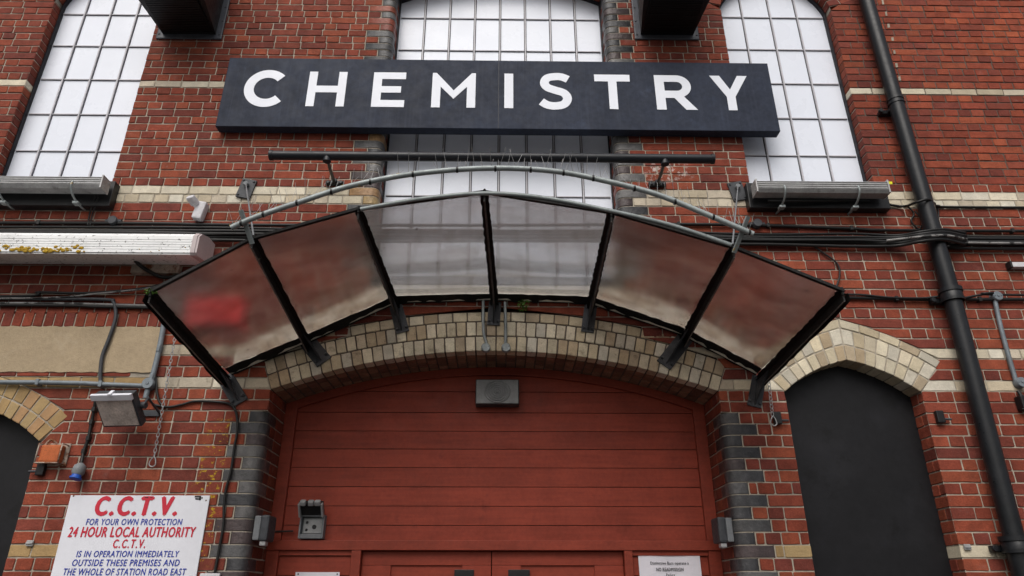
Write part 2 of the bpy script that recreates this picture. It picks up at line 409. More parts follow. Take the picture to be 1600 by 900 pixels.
def jamb_mortar(x, s, y0, y1, z0, z1): wall.face([(x-s*.006, y0, z0), (x-s*.006, y1, z0), (x-s*.006, y1, z1), (x-s*.006, y0, z1)], 1)
def bullnose(mb, x, s, L, r, dep, z0, z1, col):
    """rounded corner block; s=+1: opening on the +x side of x"""
    pr = [(x-s*(L-.001), .012), (x-s*(L-.004), 0.001)]
    for i in range(9):
        a = math.pi/2*i/8; pr.append((x-s*(r-r*math.sin(a)), r-r*math.cos(a)))
    pr += [(x, dep-.004), (x-s*.008, dep)]
    jj = R.uniform(-.002, .002); n = len(pr); cxx = x-s*L*.5
    def ins(p, e): v = Vector((cxx-p[0], .09-p[1])); v.normalize(); return (p[0]+v.x*e, p[1]+v.y*e+jj)
    e0 = R.uniform(.002, .004)
    rows = [[(*ins(p, .004), z0-.001) for p in pr], [(*ins(p, 0), z0+e0) for p in pr], [(*ins(p, 0), z1-e0) for p in pr], [(*ins(p, .004), z1+.001) for p in pr]]
    vs = [p for r_ in rows for p in r_]
    for a in range(3): mb.add(vs[a*n:(a+2)*n], [(i, i+1, n+i+1, n+i) for i in range(n-1)], 0, col, a == 1)
    mp = [ins(p, .005) for p in pr]
    for a, b in zip(mp, mp[1:]): wall.face([(a[0], a[1], z0-J/2), (b[0], b[1], z0-J/2), (b[0], b[1], z1+J/2), (a[0], a[1], z1+J/2)], 1)

def course_style(k, xm):
    """palette, bucket key or None"""
    if k == 14: return CREAM, 'upper'
    if k in (0, -1): return CREAM, 'double'
    if k == -17: return CREAM, 'impost'
    if k == -20: return (YELLOW if xm < -2.45 else CREAM), 'springer'
    if k == -34:
        if -3.1 < xm < -2.62 or 1.55 < xm < 2.0 or 2.9 < xm < 3.3: return CREAM if xm > 2.5 else YELLOW, None
    return RED, None
for k in range(KLO, KHI):
    za, zb_ = zc(k), zc(k+1); z0, z1 = za+J/2, zb_-J/2; zm = (za+zb_)/2
    blk = []
    for key, f, D in FEATS:
        fm = f(zm)
        if fm is None: continue
        fb, ft = f(za) or fm, f(zb_)
        if ft is None: c_ = (fm[0]+fm[1])/2; ft = (c_, c_) if key != 'panel' and zm > SP[key] else fm
        blk.append((fm[0], fb, ft, key, D))
    blk.sort(key=lambda b: b[0])
    segs = []; cur = ((X0, X0), None)
    for _, fb, ft, key, D in blk:
        segs.append((cur, ((fb[0], ft[0]), (key, D)))); cur = ((fb[1], ft[1]), (key, D))
    segs.append((cur, ((X1, X1), None)))
    stretcher = (k % 2 == 0)
    for (xl, kl), (xr, kr) in segs:
        if (xr[0]+xr[1])/2-(xl[0]+xl[1])/2 < .02: continue
        L = list(xl); Rr = list(xr)
        for side, kk in ((1, kr), (-1, kl)):       # side=+1: opening to the right of this segment
            if not kk or zm > SP[kk[0]]: continue
            key, D = kk; x = (Rr if side > 0 else L)[0]
            if (key == 'door' and k < -22) or (key == 'cw'):
                ln = .232 if stretcher else .118; dep = .11 if stretcher else .215
                bullnose(Q((key, side)), x, side, ln, .062, dep, z0, z1, pick(YELLOW) if (key == 'cw' and side > 0 and k in (-1, 0, 7)) else pick(BLUE) if R.random() > .06 else pick(RED))
                if dep+.02 < D: 
                    y_ = dep+J
                    while y_ < D-.02:
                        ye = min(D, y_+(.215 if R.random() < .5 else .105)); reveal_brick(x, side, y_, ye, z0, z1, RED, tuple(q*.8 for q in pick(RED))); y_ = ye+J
                jamb_mortar(x, side, .09, D, za, zb_)
                if side > 0: Rr = [Rr[0]-ln-J, Rr[1]-ln-J]
                else: L = [L[0]+ln+J, L[1]+ln+J]
            elif D > 0: jamb_mortar(x, side, .008, D, za, zb_)
        ml = [L[i]-(J if L[i] != xl[i] else 0) for i in (0, 1)]; mr = [Rr[i]+(J if Rr[i] != xr[i] else 0) for i in (0, 1)]
        wall.face([(ml[0], .006, za), (mr[0], .006, za), (mr[1], .006, zb_), (ml[1], .006, zb_)], 2 if (xl[0]+xr[0])/2 > 2.9 and zm > 4.85 else 1)
        mod = .227 if stretcher else .1135
        sh = (.031 if k % 4 < 2 else -.012) + R.uniform(-.008, .008)
        lo = max(L); hi = min(Rr)
        n0 = math.ceil((lo+.05-sh)/mod); cuts = []
        while n0*mod+sh < hi-.05: cuts.append(n0*mod+sh+R.uniform(-.005, .005)); n0 += 1
        edges = [tuple(L)]+[(c, c) for c in cuts]+[tuple(Rr)]
        for i, (a, b) in enumerate(zip(edges, edges[1:])):
            al, bl = [q+(J/2 if i else (J/2 if not kl or zm > SP[kl[0]] else 0)) for q in a], [q-(J/2 if i < len(edges)-2 else (J/2 if not kr or zm > SP[kr[0]] else 0)) for q in b]
            if max(bl[0]-al[0], bl[1]-al[1]) < .012: continue
            xm = (al[0]+bl[0]+al[1]+bl[1])/4
            pal, bk = course_style(k, xm)
            dep = .014
            first = i == 0 and kl and kl[1] and zm <= SP[kl[0]]; last = i == len(edges)-2 and kr and kr[1] and zm <= SP[kr[0]]
            mb = band((bk, xl, k if False else 0)) if bk else wall
            col = pick(pal, xm, zm)
            if first or last:
                D = (kl if first else kr)[1]
                isq = ((kl if first else kr)[0] == 'cw') or ((kl if first else kr)[0] == 'door' and k < -22)
                if not isq:
                    dep = D if (stretcher or D < .13) else .06
                    if not (stretcher or D < .13):
                        y_ = .06+J
                        while y_ < D-.01: ye = min(D, y_+.11); reveal_brick((L if first else Rr)[0], -1 if first else 1, y_, ye, z0, z1, RED, pick(pal, xm, zm)); y_ = ye+J
            brick(mb, [(al[0], z0), (bl[0], z0), (bl[1], z1), (al[1], z1)], TW, col, dep, 0 if bk else (3 if pal is not RED else 0))

# soldier course over the rendered panel, slip of red brick under it
x = PANEL[0]
while x < PANEL[1]-.03:
    x2 = min(PANEL[1], x+.0745)
    brick(wall, [(x+J/2, 3.575), (x2-J/2, 3.575), (x2-J/2, 3.682), (x+J/2, 3.682)], TW, pick(RED)); x = x2
x = -4.4
while x < -2.62:
    x2 = x+R.choice([.226, .226, .113]); brick(wall, [(x+J/2, 3.206), (x2-J/2, 3.206), (x2-J/2, 3.231), (x+J/2, 3.231)], TW, pick(RED)); x = x2
wall.face([(PANEL[0], .006, PANZ-.01), (PANEL[1], .006, PANZ-.01), (PANEL[1], .006, 3.24), (PANEL[0], .006, 3.24)], 1)
for k in range(16, 34, 2):                                # light mortar daubs on the toothed joint beside the drainpipe
    xx = 3.44+.004*(k-16)+R.uniform(-.012, .012); z0, z1 = zc(k)+R.uniform(0, .02), zc(k+1)-R.uniform(0, .02); h = R.uniform(.008, .014)
    wall.face([(xx-h, -.0045, z0), (xx+h*.7, -.0045, z0+.004), (xx+h, -.0045, z1), (xx-h*.6, -.0045, z1-.006)], 1)
wall.face([(PANEL[0], .006, 3.57), (PANEL[1], .006, 3.57), (PANEL[1], .006, 3.69), (PANEL[0], .006, 3.69)], 1)
wall.build('wall', [M_brick, M_mortar, M_mortar_dark, M_cream], B)
for k, mb in band_buckets.items(): o = mb.build('string_course', [M_cream], B)
for k, mb in quoin.items(): mb.build('quoin', [M_blue], B)
pn = MB()                                                     # rendered panel: slightly uneven slab
nx, nz = 60, 10
vs = []
for j in range(nz+1):
    for i in range(nx+1):
        e = .004*math.sin(i*1.7+j)+R.uniform(-.0015, .0015) if j in (0, nz) else 0
        vs.append((lerp(PANEL[0], PANEL[1], i/nx), -.004+R.uniform(-.001, .001), lerp(PANEL[2]-.003, PANEL[3], j/nz)+e))
pn.add(vs, [(j*(nx+1)+i, j*(nx+1)+i+1, (j+1)*(nx+1)+i+1, (j+1)*(nx+1)+i) for j in range(nz) for i in range(nx)], 0, (1, 1, 1), True)
pn.box(PANEL[0], PANEL[1], -.002, .03, PANEL[2]-.001, PANEL[3]-.002)
pn.build('rendered_panel', M_render, B)

# ---- arches
def arch(mb, P, Dr, rings, N=200, ta=-1., tb=1., depth=.1, soff=None, pal=ARCHC, D=.3, mm=1):
    """rings: (h0,h1,width,tmin,tmax); P/Dr parametrise the intrados"""
    S = [0.]; T = [ta+(tb-ta)*i/N for i in range(N+1)]
    for a, b in zip(T, T[1:]): S.append(S[-1]+(P(b)-P(a)).length)
    def at(s):
        s = max(0, min(S[-1], s)); lo = 0
        while lo < N-1 and S[lo+1] < s: lo += 1
        return lerp(T[lo], T[lo+1], (s-S[lo])/max(1e-9, S[lo+1]-S[lo]))
    for h0, h1, wdt, tmin, tmax in rings:
        n = max(1, round(S[-1]*(1+(.5*h0)*.5)/wdt))
        if n % 2: n += 1
        for i in range(n):
            t0, t1 = at(S[-1]*i/n), at(S[-1]*(i+1)/n)
            if (t0+t1)/2 < tmin or (t0+t1)/2 > tmax: continue
            a0, a1, b0, b1 = P(t0)+Dr(t0)*h0, P(t0)+Dr(t0)*h1, P(t1)+Dr(t1)*h0, P(t1)+Dr(t1)*h1
            c = (a0+a1+b0+b1)/4; q = []
            for p, o, v in ((a0, b0, a1), (b0, a0, b1), (b1, a1, b0), (a1, b1, a0)):
                q.append(p+(o-p).normalized()*J/2+(v-p).normalized()*(J/2 if h0 > 0 or p in (b1, a1) else 0))
            brick(mb, [(p.x, p.y) for p in q], TW, pick(pal), depth if h0 == 0 else .014, 0)
        hm = max(r[1] for r in rings)
    for a, b in zip(T[::4], T[4::4]):
        pa, pb = P(a), P(b); qa, qb = pa+Dr(a)*hm, pb+Dr(b)*hm
        ok = [r for r in rings if r[3] <= (a+b)/2 <= r[4]]; hh = max(r[1] for r in ok) if ok else hm
        qa, qb = pa+Dr(a)*hh, pb+Dr(b)*hh
        pa_, pb_ = pa+Dr(a)*.006, pb+Dr(b)*.006
        mb.face([(pa_.x, .006, pa_.y), (pb_.x, .006, pb_.y), (qb.x, .006, qb.y), (qa.x, .006, qa.y)], 1)
        mb.face([(pa_.x, .006, pa_.y), (pb_.x, .006, pb_.y), (pb_.x, D, pb_.y), (pa_.x, D, pa_.y)], 1)
    if soff:
        n = round(S[-1]/.0725)
        for i in range(n):
            t0, t1 = at(S[-1]*i/n+J/2), at(S[-1]*(i+1)/n-J/2); y = depth+J; first = True
            while y < D-.02:
                ye = min(D, y+((.05 if i % 2 else .1) if first else .105)); first = False
                p0, p1 = P(t0), P(t1); n0, n1 = Dr(t0), Dr(t1)
                Tm = lambda u, v, d, p0=p0, p1=p1, n0=n0, n1=n1: ((lerp(p0, p1, u)+lerp(n0, n1, u)*d).x, v, (lerp(p0, p1, u)+lerp(n0, n1, u)*d).y)
                # block on the underside, in metric u
                ln = (p1-p0).length
                Tq = lambda u, v, d, Tm=Tm, ln=ln: Tm(u/ln, v, d)
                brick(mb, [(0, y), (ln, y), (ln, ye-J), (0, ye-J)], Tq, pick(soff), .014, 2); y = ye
A0 = math.atan2(DHW, DSP-DCZ)
PD = lambda t: Vector((DCX+DR*math.sin(A0*t), DCZ+DR*math.cos(A0*t)))
DD = lambda t: Vector((math.sin(A0*t), math.cos(A0*t)))
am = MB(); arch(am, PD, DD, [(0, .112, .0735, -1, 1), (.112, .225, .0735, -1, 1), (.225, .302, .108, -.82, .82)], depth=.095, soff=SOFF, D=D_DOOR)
am.build('door_arch', [M_arch, M_mortar_dark, M_soffit], B)
am = MB(); arch(am, PB, DB_, [(0, .112, .0735, -1, 1), (.112, .232, .0735, -1, 1), (.232, .302, .112, -1, 1)], depth=D_BLK, D=D_BLK)
am.build('pointed_arch', [M_cream, M_mortar], B)
am = MB(); arch(am, PY, DY_, [(0, .112, .0735, -1, 1), (.112, .232, .0735, -1, 1)], depth=D_BLK, D=D_BLK, pal=YELLOW)
am.build('pointed_arch', [M_cream, M_mortar], B)
for (xl, xr), rise, D in ((LWX, .39, D_SIDE), (CWX, .22, D_MID), (RWX, .39, D_SIDE)):
    WSP = wsp(xl, xr); cx, cz, r, hw = seg_arch(xl, xr, WSP, rise); a0 = math.asin(hw/r)
    am = MB(); arch(am, lambda t: Vector((cx+r*math.sin(a0*t), cz+r*math.cos(a0*t))), lambda t: Vector((math.sin(a0*t), math.cos(a0*t))),
                    [(0, .115, .0735, -1, 1), (.115, .23, .0735, -1, 1)], depth=D, D=D, pal=RED)
    am.build('window_arch', [M_brick, M_mortar], B)

# ---- windows
def window(xl, xr, zb, rise, D, vx, hz):
    WSP = wsp(xl, xr)
    cx, cz, r, hw = seg_arch(xl, xr, WSP, rise)
    a0 = math.asin(hw/r); out = [(xl, zb), (xr, zb)]+[(cx+r*math.sin(a0*(1-i/8)), cz+r*math.cos(a0*(1-i/8))) for i in range(17)]
    fr = MB(); t = .007; n = len(out)
    ctr = Vector((cx, (zb+WSP)/2))
    inn = [(xl+t, zb+t), (xr-t, zb+t)]+[(cx+(r-t)*math.sin(a0*(1-i/8))*(hw-t)/hw, cz+(r-t)*math.cos(a0*(1-i/8))) for i in range(17)]
    y0, y1 = D-.02, D+.02
    for i in range(n):
        j = (i+1) % n; a, b, c, d = out[i], out[j], inn[j], inn[i]
        fr.face([(a[0], y0, a[1]), (b[0], y0, b[1]), (c[0], y0, c[1]), (d[0], y0, d[1])]); fr.face([(d[0], y0, d[1]), (c[0], y0, c[1]), (c[0], y1, c[1]), (d[0], y1, d[1])])
    f = fr.build('window', M_gasket, B)
    pm = MB(); pm.add([(p[0], D+.016, p[1]) for p in out]+[(p[0], D+.03, p[1]) for p in out], [tuple(range(n)), tuple(range(n, 2*n))]+[(i, (i+1) % n, n+(i+1) % n, n+i) for i in range(n)])
    pm.build('pane', M_pane, f)
    gb = MB(); y0 = D-.0
    def top(xx): return cz+math.sqrt(max(0, r*r-(xx-cx)**2)) if abs(xx-cx) < r else WSP
    def strip(xa, xb, za, zb2, ya, m): gb.box(xa, xb, ya, D+.0155, za, zb2, m)
    for xv in vx:
        if not xl+.04 < xv < xr-.04: continue
        strip(xv-.0055, xv+.0055, zb+t, top(xv)-t, y0, 0)
        for s in (-1, 1): strip(xv+s*.0085-.0029, xv+s*.0085+.0029, zb+t, top(xv)-t, y0+.014, 1)
    for z in hz:
        if z < zb+.05: continue
        xs = [xl+t]+[q for q in vx if xl+.04 < q < xr-.04]+[xr-t]
        for xa, xb in zip(xs, xs[1:]):
            strip(xa+.0116, xb-.0116, z-.004, z+.004, y0+.004, 0)
            for s in (-1, 1): strip(xa+.0116, xb-.0116, z+s*.0065-.0024, z+s*.0065+.0024, y0+.0142, 1)
    gb.build('glazing_bars', [M_bar, M_gasket], f)
    return f
zs = [6.757-.3835*i for i in range(-1, 9)]
wl = window(*LWX, zc(1)-.05, .39, D_SIDE, [WX(98, 122, -D_SIDE)+d for d in (0, .235, .473, -.24)], [WZ(100, y, -D_SIDE) for y in (21, 70.5, 123, 177.5, 235)])
wc = window(*CWX, ZS_MID, .22, D_MID, [-.743+.2345*i for i in range(7)], [6.758-.388*i for i in range(0, 8)])
wr = window(*RWX, zc(1)-.05, .39, D_SIDE, [WX(1165, 50, -D_SIDE), WX(1209, 50, -D_SIDE), WX(1251, 50, -D_SIDE)], [WZ(1250, y, -D_SIDE) for y in (27, 77, 130, 184, 242.5)])
def sill(f, xa, xb, za, zb, off):
    s = MB(); s.box(xa, xb, -off, D_SIDE+.03, za, zb, bev=.006); s.build('sill', M_black, f)
sill(wl, -4.6, WX(176, 300, .07), WZ(100, 321, .07), WZ(100, 296, .07)+.08, .07)
sill(wr, WX(1168, 300, .07), WX(1386, 300, .07), WZ(1280, 325, .07), WZ(1280, 300, .07)+.08, .07)
s = MB(); s.box(CWX[0], CWX[1], -.03, D_MID+.03, ZS_MID-.07, ZS_MID, bev=.006); s.build('sill', M_dgrey, wc)

# ---- entrance door filling the arched opening
yD = D_DOOR
PLK = [WZ(780, y, -yD) for y in (645, 674, 702, 731, 761, 791, 821, 848)]
gap = .0045
bd = MB()
edges = [DCZ+DR+.01, 3.22]+PLK
def dhw(z): return DHW+.02 if z <= DSP else math.sqrt(max(0, (DR+.02)**2-(z-DCZ)**2))
for i, (zt, zb2) in enumerate(zip(edges, edges[1:])):
    n = 14; hwb = dhw(zb2); pts = [(DCX-hwb, zb2+gap/2), (DCX+hwb, zb2+gap/2)]
    if zt <= DSP: pts += [(DCX+hwb, zt-gap/2), (DCX-hwb, zt-gap/2)]
    else:
        hwt = dhw(zt) if i else 0.0
        for q in range(n+1): z = lerp(zb2+gap, zt-gap/2, q/n); pts.append((DCX+dhw(z), z))
        for q in range(n, -1, -1): z = lerp(zb2+gap, zt-gap/2, q/n); pts.append((DCX-dhw(z), z))
    ja = R.uniform(-.002, .002); N = len(pts); c_ = (.9+R.random()*.2,)*3
    vs = [(a, yD+ja, b) for a, b in pts]+[(a, yD+ja+.02, b) for a, b in pts]
    bd.add(vs, [tuple(range(N))]+[(q, (q+1) % N, N+(q+1) % N, N+q) for q in range(N)], 0, c_)
bd.face([(DCX-DHW-.05, yD+.012, PLK[-1]-.03), (DCX+DHW+.05, yD+.012, PLK[-1]-.03), (DCX+DHW+.05, yD+.012, 3.5), (DCX-DHW-.05, yD+.012, 3.5)], 1)
ed = bd.build('entrance_door', [M_door, M_reddark], B)
zT0, zT1 = WZ(780, 860, -yD+.03), PLK[-1]+.012
fm = MB()
fm.box(DCX-DHW, DCX+DHW, yD-.045, yD+.03, zT0, zT1, bev=.004)
for sgn in (-1, 1):
    xo = DCX+sgn*DHW; fm.box(min(xo, xo-sgn*.085), max(xo, xo-sgn*.085), yD-.035, yD+.02, zT1+.0005, DSP+.02, bev=.004)
    fm.box(min(xo, xo-sgn*.085), max(xo, xo-sgn*.085), yD-.035, yD+.02, .02, zT0-.0005, bev=.004)
for q in range(24):                                        # arched head rail
    t0, t1 = -.985+1.97*q/24, -.985+1.97*(q+1)/24
    a, b = PD(t0), PD(t1); c, d = a-DD(t0)*.06, b-DD(t1)*.06
    fm.face([(c.x, yD-.032, c.y), (d.x, yD-.032, d.y), (b.x, yD-.032, b.y), (a.x, yD-.032, a.y)]); fm.face([(c.x, yD-.032, c.y), (d.x, yD-.032, d.y), (d.x, yD+.01, d.y), (c.x, yD+.01, c.y)])
XM = [WX(548, 880, -yD+.03), WX(563, 880, -yD+.03), WX(768, 880, -yD), WX(976, 880, -yD+.03), WX(989, 880, -yD+.03)]
fm.box(XM[0], XM[1], yD-.04, yD+.03, .02, zT0-.0005, bev=.004); fm.box(XM[3], XM[4], yD-.04, yD+.03, .02, zT0-.0005, bev=.004)
fm.build('door_frame', M_reddoortrim, ed)
for xa, xb in ((XM[1]+.003, XM[2]-.003), (XM[2]+.003, XM[3]-.003)):
    lf = MB(); zt = zT0-.004; rail = zt-(WZ(780, 866, -yD)-WZ(780, 888, -yD)); st = .20
    lf.box(xa, xb, yD+.012, yD+.05, rail+.0005, zt, bev=.003)
    lf.box(xa, xa+st, yD+.012, yD+.05, .03, rail-.0005, bev=.003); lf.box(xb-st, xb, yD+.012, yD+.05, .03, rail-.0005, bev=.003)
    lf.box(xa+st+.0005, xb-st-.0005, yD+.012, yD+.05, 1.0, 1.15, bev=.003)
    lf.box(xa+st-.01, xb-st+.01, yD+.03, yD+.06, .05, rail+.01)
    lf.build('door_leaf', M_door, ed)
for xa, xb in ((DCX-DHW+.0855, XM[0]-.0005), (XM[4]+.0005, DCX+DHW-.0855)):
    sp = MB(); zz = zT0-.002
    sp.box(xa, xb, yD-.02, yD+.02, zz-.03, zz)
    zz -= .0305
    while zz > 1.2: sp.box(xa, xb, yD+.0, yD+.02, max(1.2, zz-.125), zz-.004, bev=.002); zz -= .125
    sp.build('side_panel', M_door, ed)
for px, pw in ((725, 30), (811, 34)):
    pl = MB(); a, b = W(px-pw/2, 890, -yD-.005), W(px+pw/2, 920, -yD-.005)
    pl.box(a.x, b.x, yD+.0, yD+.0118, b.z, a.z, 0, bev=.003); c_ = W(px+(3 if px < 760 else 10), 904, -yD); pl.box(c_.x-.018, c_.x+.018, yD-.03, yD+.001, c_.z-.05, c_.z+.013, 1, bev=.008)
    pl.build('door_plate', [M_black, M_grey], ed)
# ---- black boards in the two pointed doorways
for P_, (xl, xr), sp, c in ((PB, BRX, BSP, 0), (PY, BLX, YSP, 1)):
    bdm = MB(); pts = [(xl, .05), (xr, .05)]+[(P_(1-i/20).x, P_(1-i/20).y) for i in range(41)]
    N = len(pts); bdm.add([(a, D_BLK-.004, b) for a, b in pts]+[(a, D_BLK+.02, b) for a, b in pts], [tuple(range(N))]+[(q, (q+1) % N, N+(q+1) % N, N+q) for q in range(N)])
    bdm.build('door_board', M_boardblack, B)
# dark back closing the building
s = MB(); s.box(X0, X1, .75, .95, 0, zc(KHI), bev=0); s.build('inner_wall', M_reddark, B)
s = MB(); s.box(X0, X1, -.06, .95, zc(KHI)-.001, zc(KHI)+.18, bev=.01); s.build('coping', M_render, B)
for xa, xb in ((X0-.02, X0), (X1, X1+.02)): s = MB(); s.box(xa, xb, .0, .95, 0, zc(KHI), 0, (.19, .04, .022)); s.build('end_wall', M_brick, B)

# ================================================================== things on the front
def root(name, label, cat, p, group=None): return thing(name, label, cat, tuple(p), group)
# ---- name sign
SO = .10
a, b = W(349, 145, SO), W(1209, 150, SO)
sx0, sx1 = WX(358, 92, SO)+.004, WX(1199, 97, SO)-.002
sz1, sz0 = (WZ(358, 92, SO)+WZ(1199, 97, SO))/2, (WZ(340, 198, SO)+WZ(1218, 204, SO))/2
S = root('shop_sign', 'long dark navy board with white capitals CHEMISTRY across the middle window', 'sign', ((sx0+sx1)/2, -.05, (sz0+sz1)/2))
m = MB(); m.box(sx0, sx1, -SO, -.012, sz0, sz1, bev=.004)
m.build('panel', M_sign, S)
m = MB(); xj = WX(779, 150, SO); m.box(xj-.0015, xj+.0015, -SO-.0012, -SO+.01, sz0+.002, sz1-.002); m.build('joint', M_black, S)
def curve_mesh(polys, depth):
    cu = bpy.data.curves.new('outline', 'CURVE'); cu.dimensions = '2D'; cu.fill_mode = 'BOTH'; cu.extrude = depth/2
    for p in polys:
        sp = cu.splines.new('POLY'); sp.points.add(len(p)-1)
        for q, (x, y) in zip(sp.points, p): q.co = (x, y, 0, 1)
        sp.use_cyclic_u = True
    return data_mesh(cu)
def data_mesh(cu):
    o = bpy.data.objects.new('tmp', cu); COL.objects.link(o)
    dg = bpy.context.evaluated_depsgraph_get(); dg.update()
    me = bpy.data.meshes.new_from_object(o.evaluated_get(dg)); bpy.data.objects.remove(o); bpy.data.curves.remove(cu); return me
def fit_flat(me, x0, x1, z0, z1, y, name, m, parent, shear=0., thick=None):
    """lay a mesh drawn in x,y flat on the wall, filling the given rectangle"""
    xs = [v.co.x+shear*v.co.y for v in me.vertices]; ys = [v.co.y for v in me.vertices]; zs_ = [v.co.z for v in me.vertices]
    ax, bx, ay, by = min(xs), max(xs), min(ys), max(ys); loc = parent.location
    for v, xx in zip(me.vertices, xs):
        zz = v.co.z; v.co = Vector((lerp(x0, x1, (xx-ax)/(bx-ax))-loc.x, y-zz-loc.y, lerp(z0, z1, (v.co.y-ay)/(by-ay))-loc.z))
    me.materials.clear(); return link(name, me, m, parent)
def thick_path(fn, w0, n=48):
    pts = [Vector(fn(i/n)) for i in range(n+1)]; L_ = []; R_ = []
    for i, p in enumerate(pts):
        t = (pts[min(i+1, n)]-pts[max(i-1, 0)]).normalized(); nn = Vector((-t.y, t.x)); L_.append(p+nn*w0/2); R_.append(p-nn*w0/2)
    return [tuple(p) for p in L_]+[tuple(p) for p in R_[::-1]]
t = .215
def arcpt(cx, cy, rx, ry, a): a = math.radians(a); return (cx+rx*math.cos(a), cy+ry*math.sin(a))
def s_fn(u):
    w_, r_ = .32, (1-t)/4
    if u < .5: a = lerp(38, 262, u/.5); return arcpt(.36, 1-t/2-r_, w_-t/2+.06, r_, a) if True else 0
    a = lerp(82, -142, (u-.5)/.5); return arcpt(.36, t/2+r_, w_-t/2+.085, r_, a)
def s_path(u):
    P5 = [(.66, .82), (.52, .885), (.37, .8925), (.20, .85), (.135, .72), (.20, .60), (.37, .525), (.56, .45), (.635, .31), (.56, .16), (.38, .1075), (.20, .13), (.06, .22)]
    f = u*(len(P5)-1); i = min(int(f), len(P5)-2); k = f-i
    g = lambda j: Vector(P5[max(0, min(len(P5)-1, j))])
    a_, b_, c_, d_ = g(i-1), g(i), g(i+1), g(i+2)
    return tuple(.5*((2*b_)+(c_-a_)*k+(2*a_-5*b_+4*c_-d_)*k*k+(3*b_-a_-3*c_+d_)*k**3))
sw = .215
rbowl = [arcpt(.50, 1-.325, .325, .325, a_) for a_ in range(90, -91, -10)]
rin = [arcpt(.50, 1-.325, .125, .130, a_) for a_ in range(90, -91, -15)]
GL = {
 'C': [thick_path(lambda u: arcpt(.5, .5, .395, .395, lerp(43, 317, u)), sw)],
 'H': [[(0, 0), (sw, 0), (sw, .40), (.78, .40), (.78, 0), (.995, 0), (.995, 1), (.78, 1), (.78, .59), (sw, .59), (sw, 1), (0, 1)]],
 'E': [[(0, 0), (.80, 0), (.80, .195), (sw, .195), (sw, .41), (.70, .41), (.70, .595), (sw, .595), (sw, .805), (.80, .805), (.80, 1), (0, 1)]],
 'M': [[(0, 0), (sw, 0), (sw, .60), (.545, .25), (.875, .60), (.875, 0), (1.09, 0), (1.09, 1), (.99, 1), (.545, .49), (.10, 1), (0, 1)]],
 'I': [[(0, 0), (sw, 0), (sw, 1), (0, 1)]],
 'S': [thick_path(s_path, sw-.02, 72)],
 'T': [[(.34, 0), (.555, 0), (.555, .80), (.895, .80), (.895, 1), (0, 1), (0, .80), (.34, .80)]],
 'R': [[(0, 0), (sw, 0), (sw, .335), (.42, .335), (.66, 0), (.92, 0), (.64, .375)]+rbowl[::-1][3:]+[(0, 1)], [(sw, .545), (.50, .545)]+rin[::-1][1:-1]+[(.50, .805), (sw, .805)]],
 'Y': [[(.36, 0), (.575, 0), (.575, .385), (.935, 1), (.69, 1), (.467, .595), (.245, 1), (0, 1), (.36, .385)]],
}
LX = [('C', 381, 442, 114, 168.5), ('H', 477.5, 543, 114.5, 168), ('E', 580, 635, 114.2, 168), ('M', 674, 744, 113.7, 167.3), ('I', 788, 802, 113.8, 167.3),
      ('S', 841.5, 893, 114.5, 168.5), ('T', 928, 987, 116, 169.3), ('R', 1024, 1087, 117.2, 171.2), ('Y', 1112, 1171, 119.3, 173)]
zt_ = sum(WZ(0.5*(p[1]+p[2]), p[3], SO) for p in LX)/9; zb_ = sum(WZ(0.5*(p[1]+p[2]), p[4], SO) for p in LX)/9
for ch, xa, xb, ya, yb in LX:
    # the picture leans the uprights: take the letter's width at its mid height
    hgt = zt_-zb_; gw = {'C': .89, 'H': .995, 'E': .80, 'M': 1.09, 'I': .215, 'S': .75, 'T': .895, 'R': .92, 'Y': .935}[ch]
    lean = (.5*(xa+xb)-800)/2300*(yb-ya)
    cxp = .5*(xa+xb); xc = WX(cxp, .5*(ya+yb), SO); wd = WX(xb, .5*(ya+yb), SO)-WX(xa, .5*(ya+yb), SO)
    wd = wd-abs(lean)*.0048 if ch in 'HEMIT' else wd
    e = .012 if ch in 'CS' else 0
    fit_flat(curve_mesh(GL[ch], .002), xc-wd/2, xc+wd/2, zb_-e, zt_+e, -SO-.0018, 'letter', M_white, S)

# ---- trough light under the sign
TO = .50
A_, B_ = W(424, 244, TO), W(1113, 247.5, TO); zt = (A_.z+B_.z)/2
TL = root('sign_light', 'long thin black tube light on two arms below the dark name board', 'sign light', ((A_.x+B_.x)/2, 0, zt))
m = MB(); m.tube([(A_.x, -TO, zt), (B_.x, -TO, zt)], .034, 20)
for x_ in (A_.x, B_.x): m.tube([(x_-.012, -TO, zt), (x_+.012, -TO, zt)], .038, 20)
m.build('tube', M_tube, TL)
for (px, py), (qx, qy) in (((511, 250), (523, 286)), ((1039, 256), (1027, 288))):
    m = MB(); p, q = W(px, py, TO), W(qx, qy, .02); p.z = zt-.02
    m.tube([p, lerp(p, q, .5)+Vector((0, 0, -.01)), q], .013, 8, smooth=4); m.disc(p+Vector((0, 0, -.03)), (0, 0, 1), .03, .04, 12)
    m.build('arm', M_tube, TL)
    m = MB(); m.box(q.x-.07, q.x+.07, -.03, -.002, q.z-.018, q.z+.018, bev=.006)
    for s_ in (-1, 1): m.disc((q.x+s_*.05, -.03, q.z), (0, -1, 0), .016, .012, 10)
    m.disc((q.x, -.03, q.z), (0, -1, 0), .026, .03, 12)
    m.build('wall_bracket', M_tube, TL)

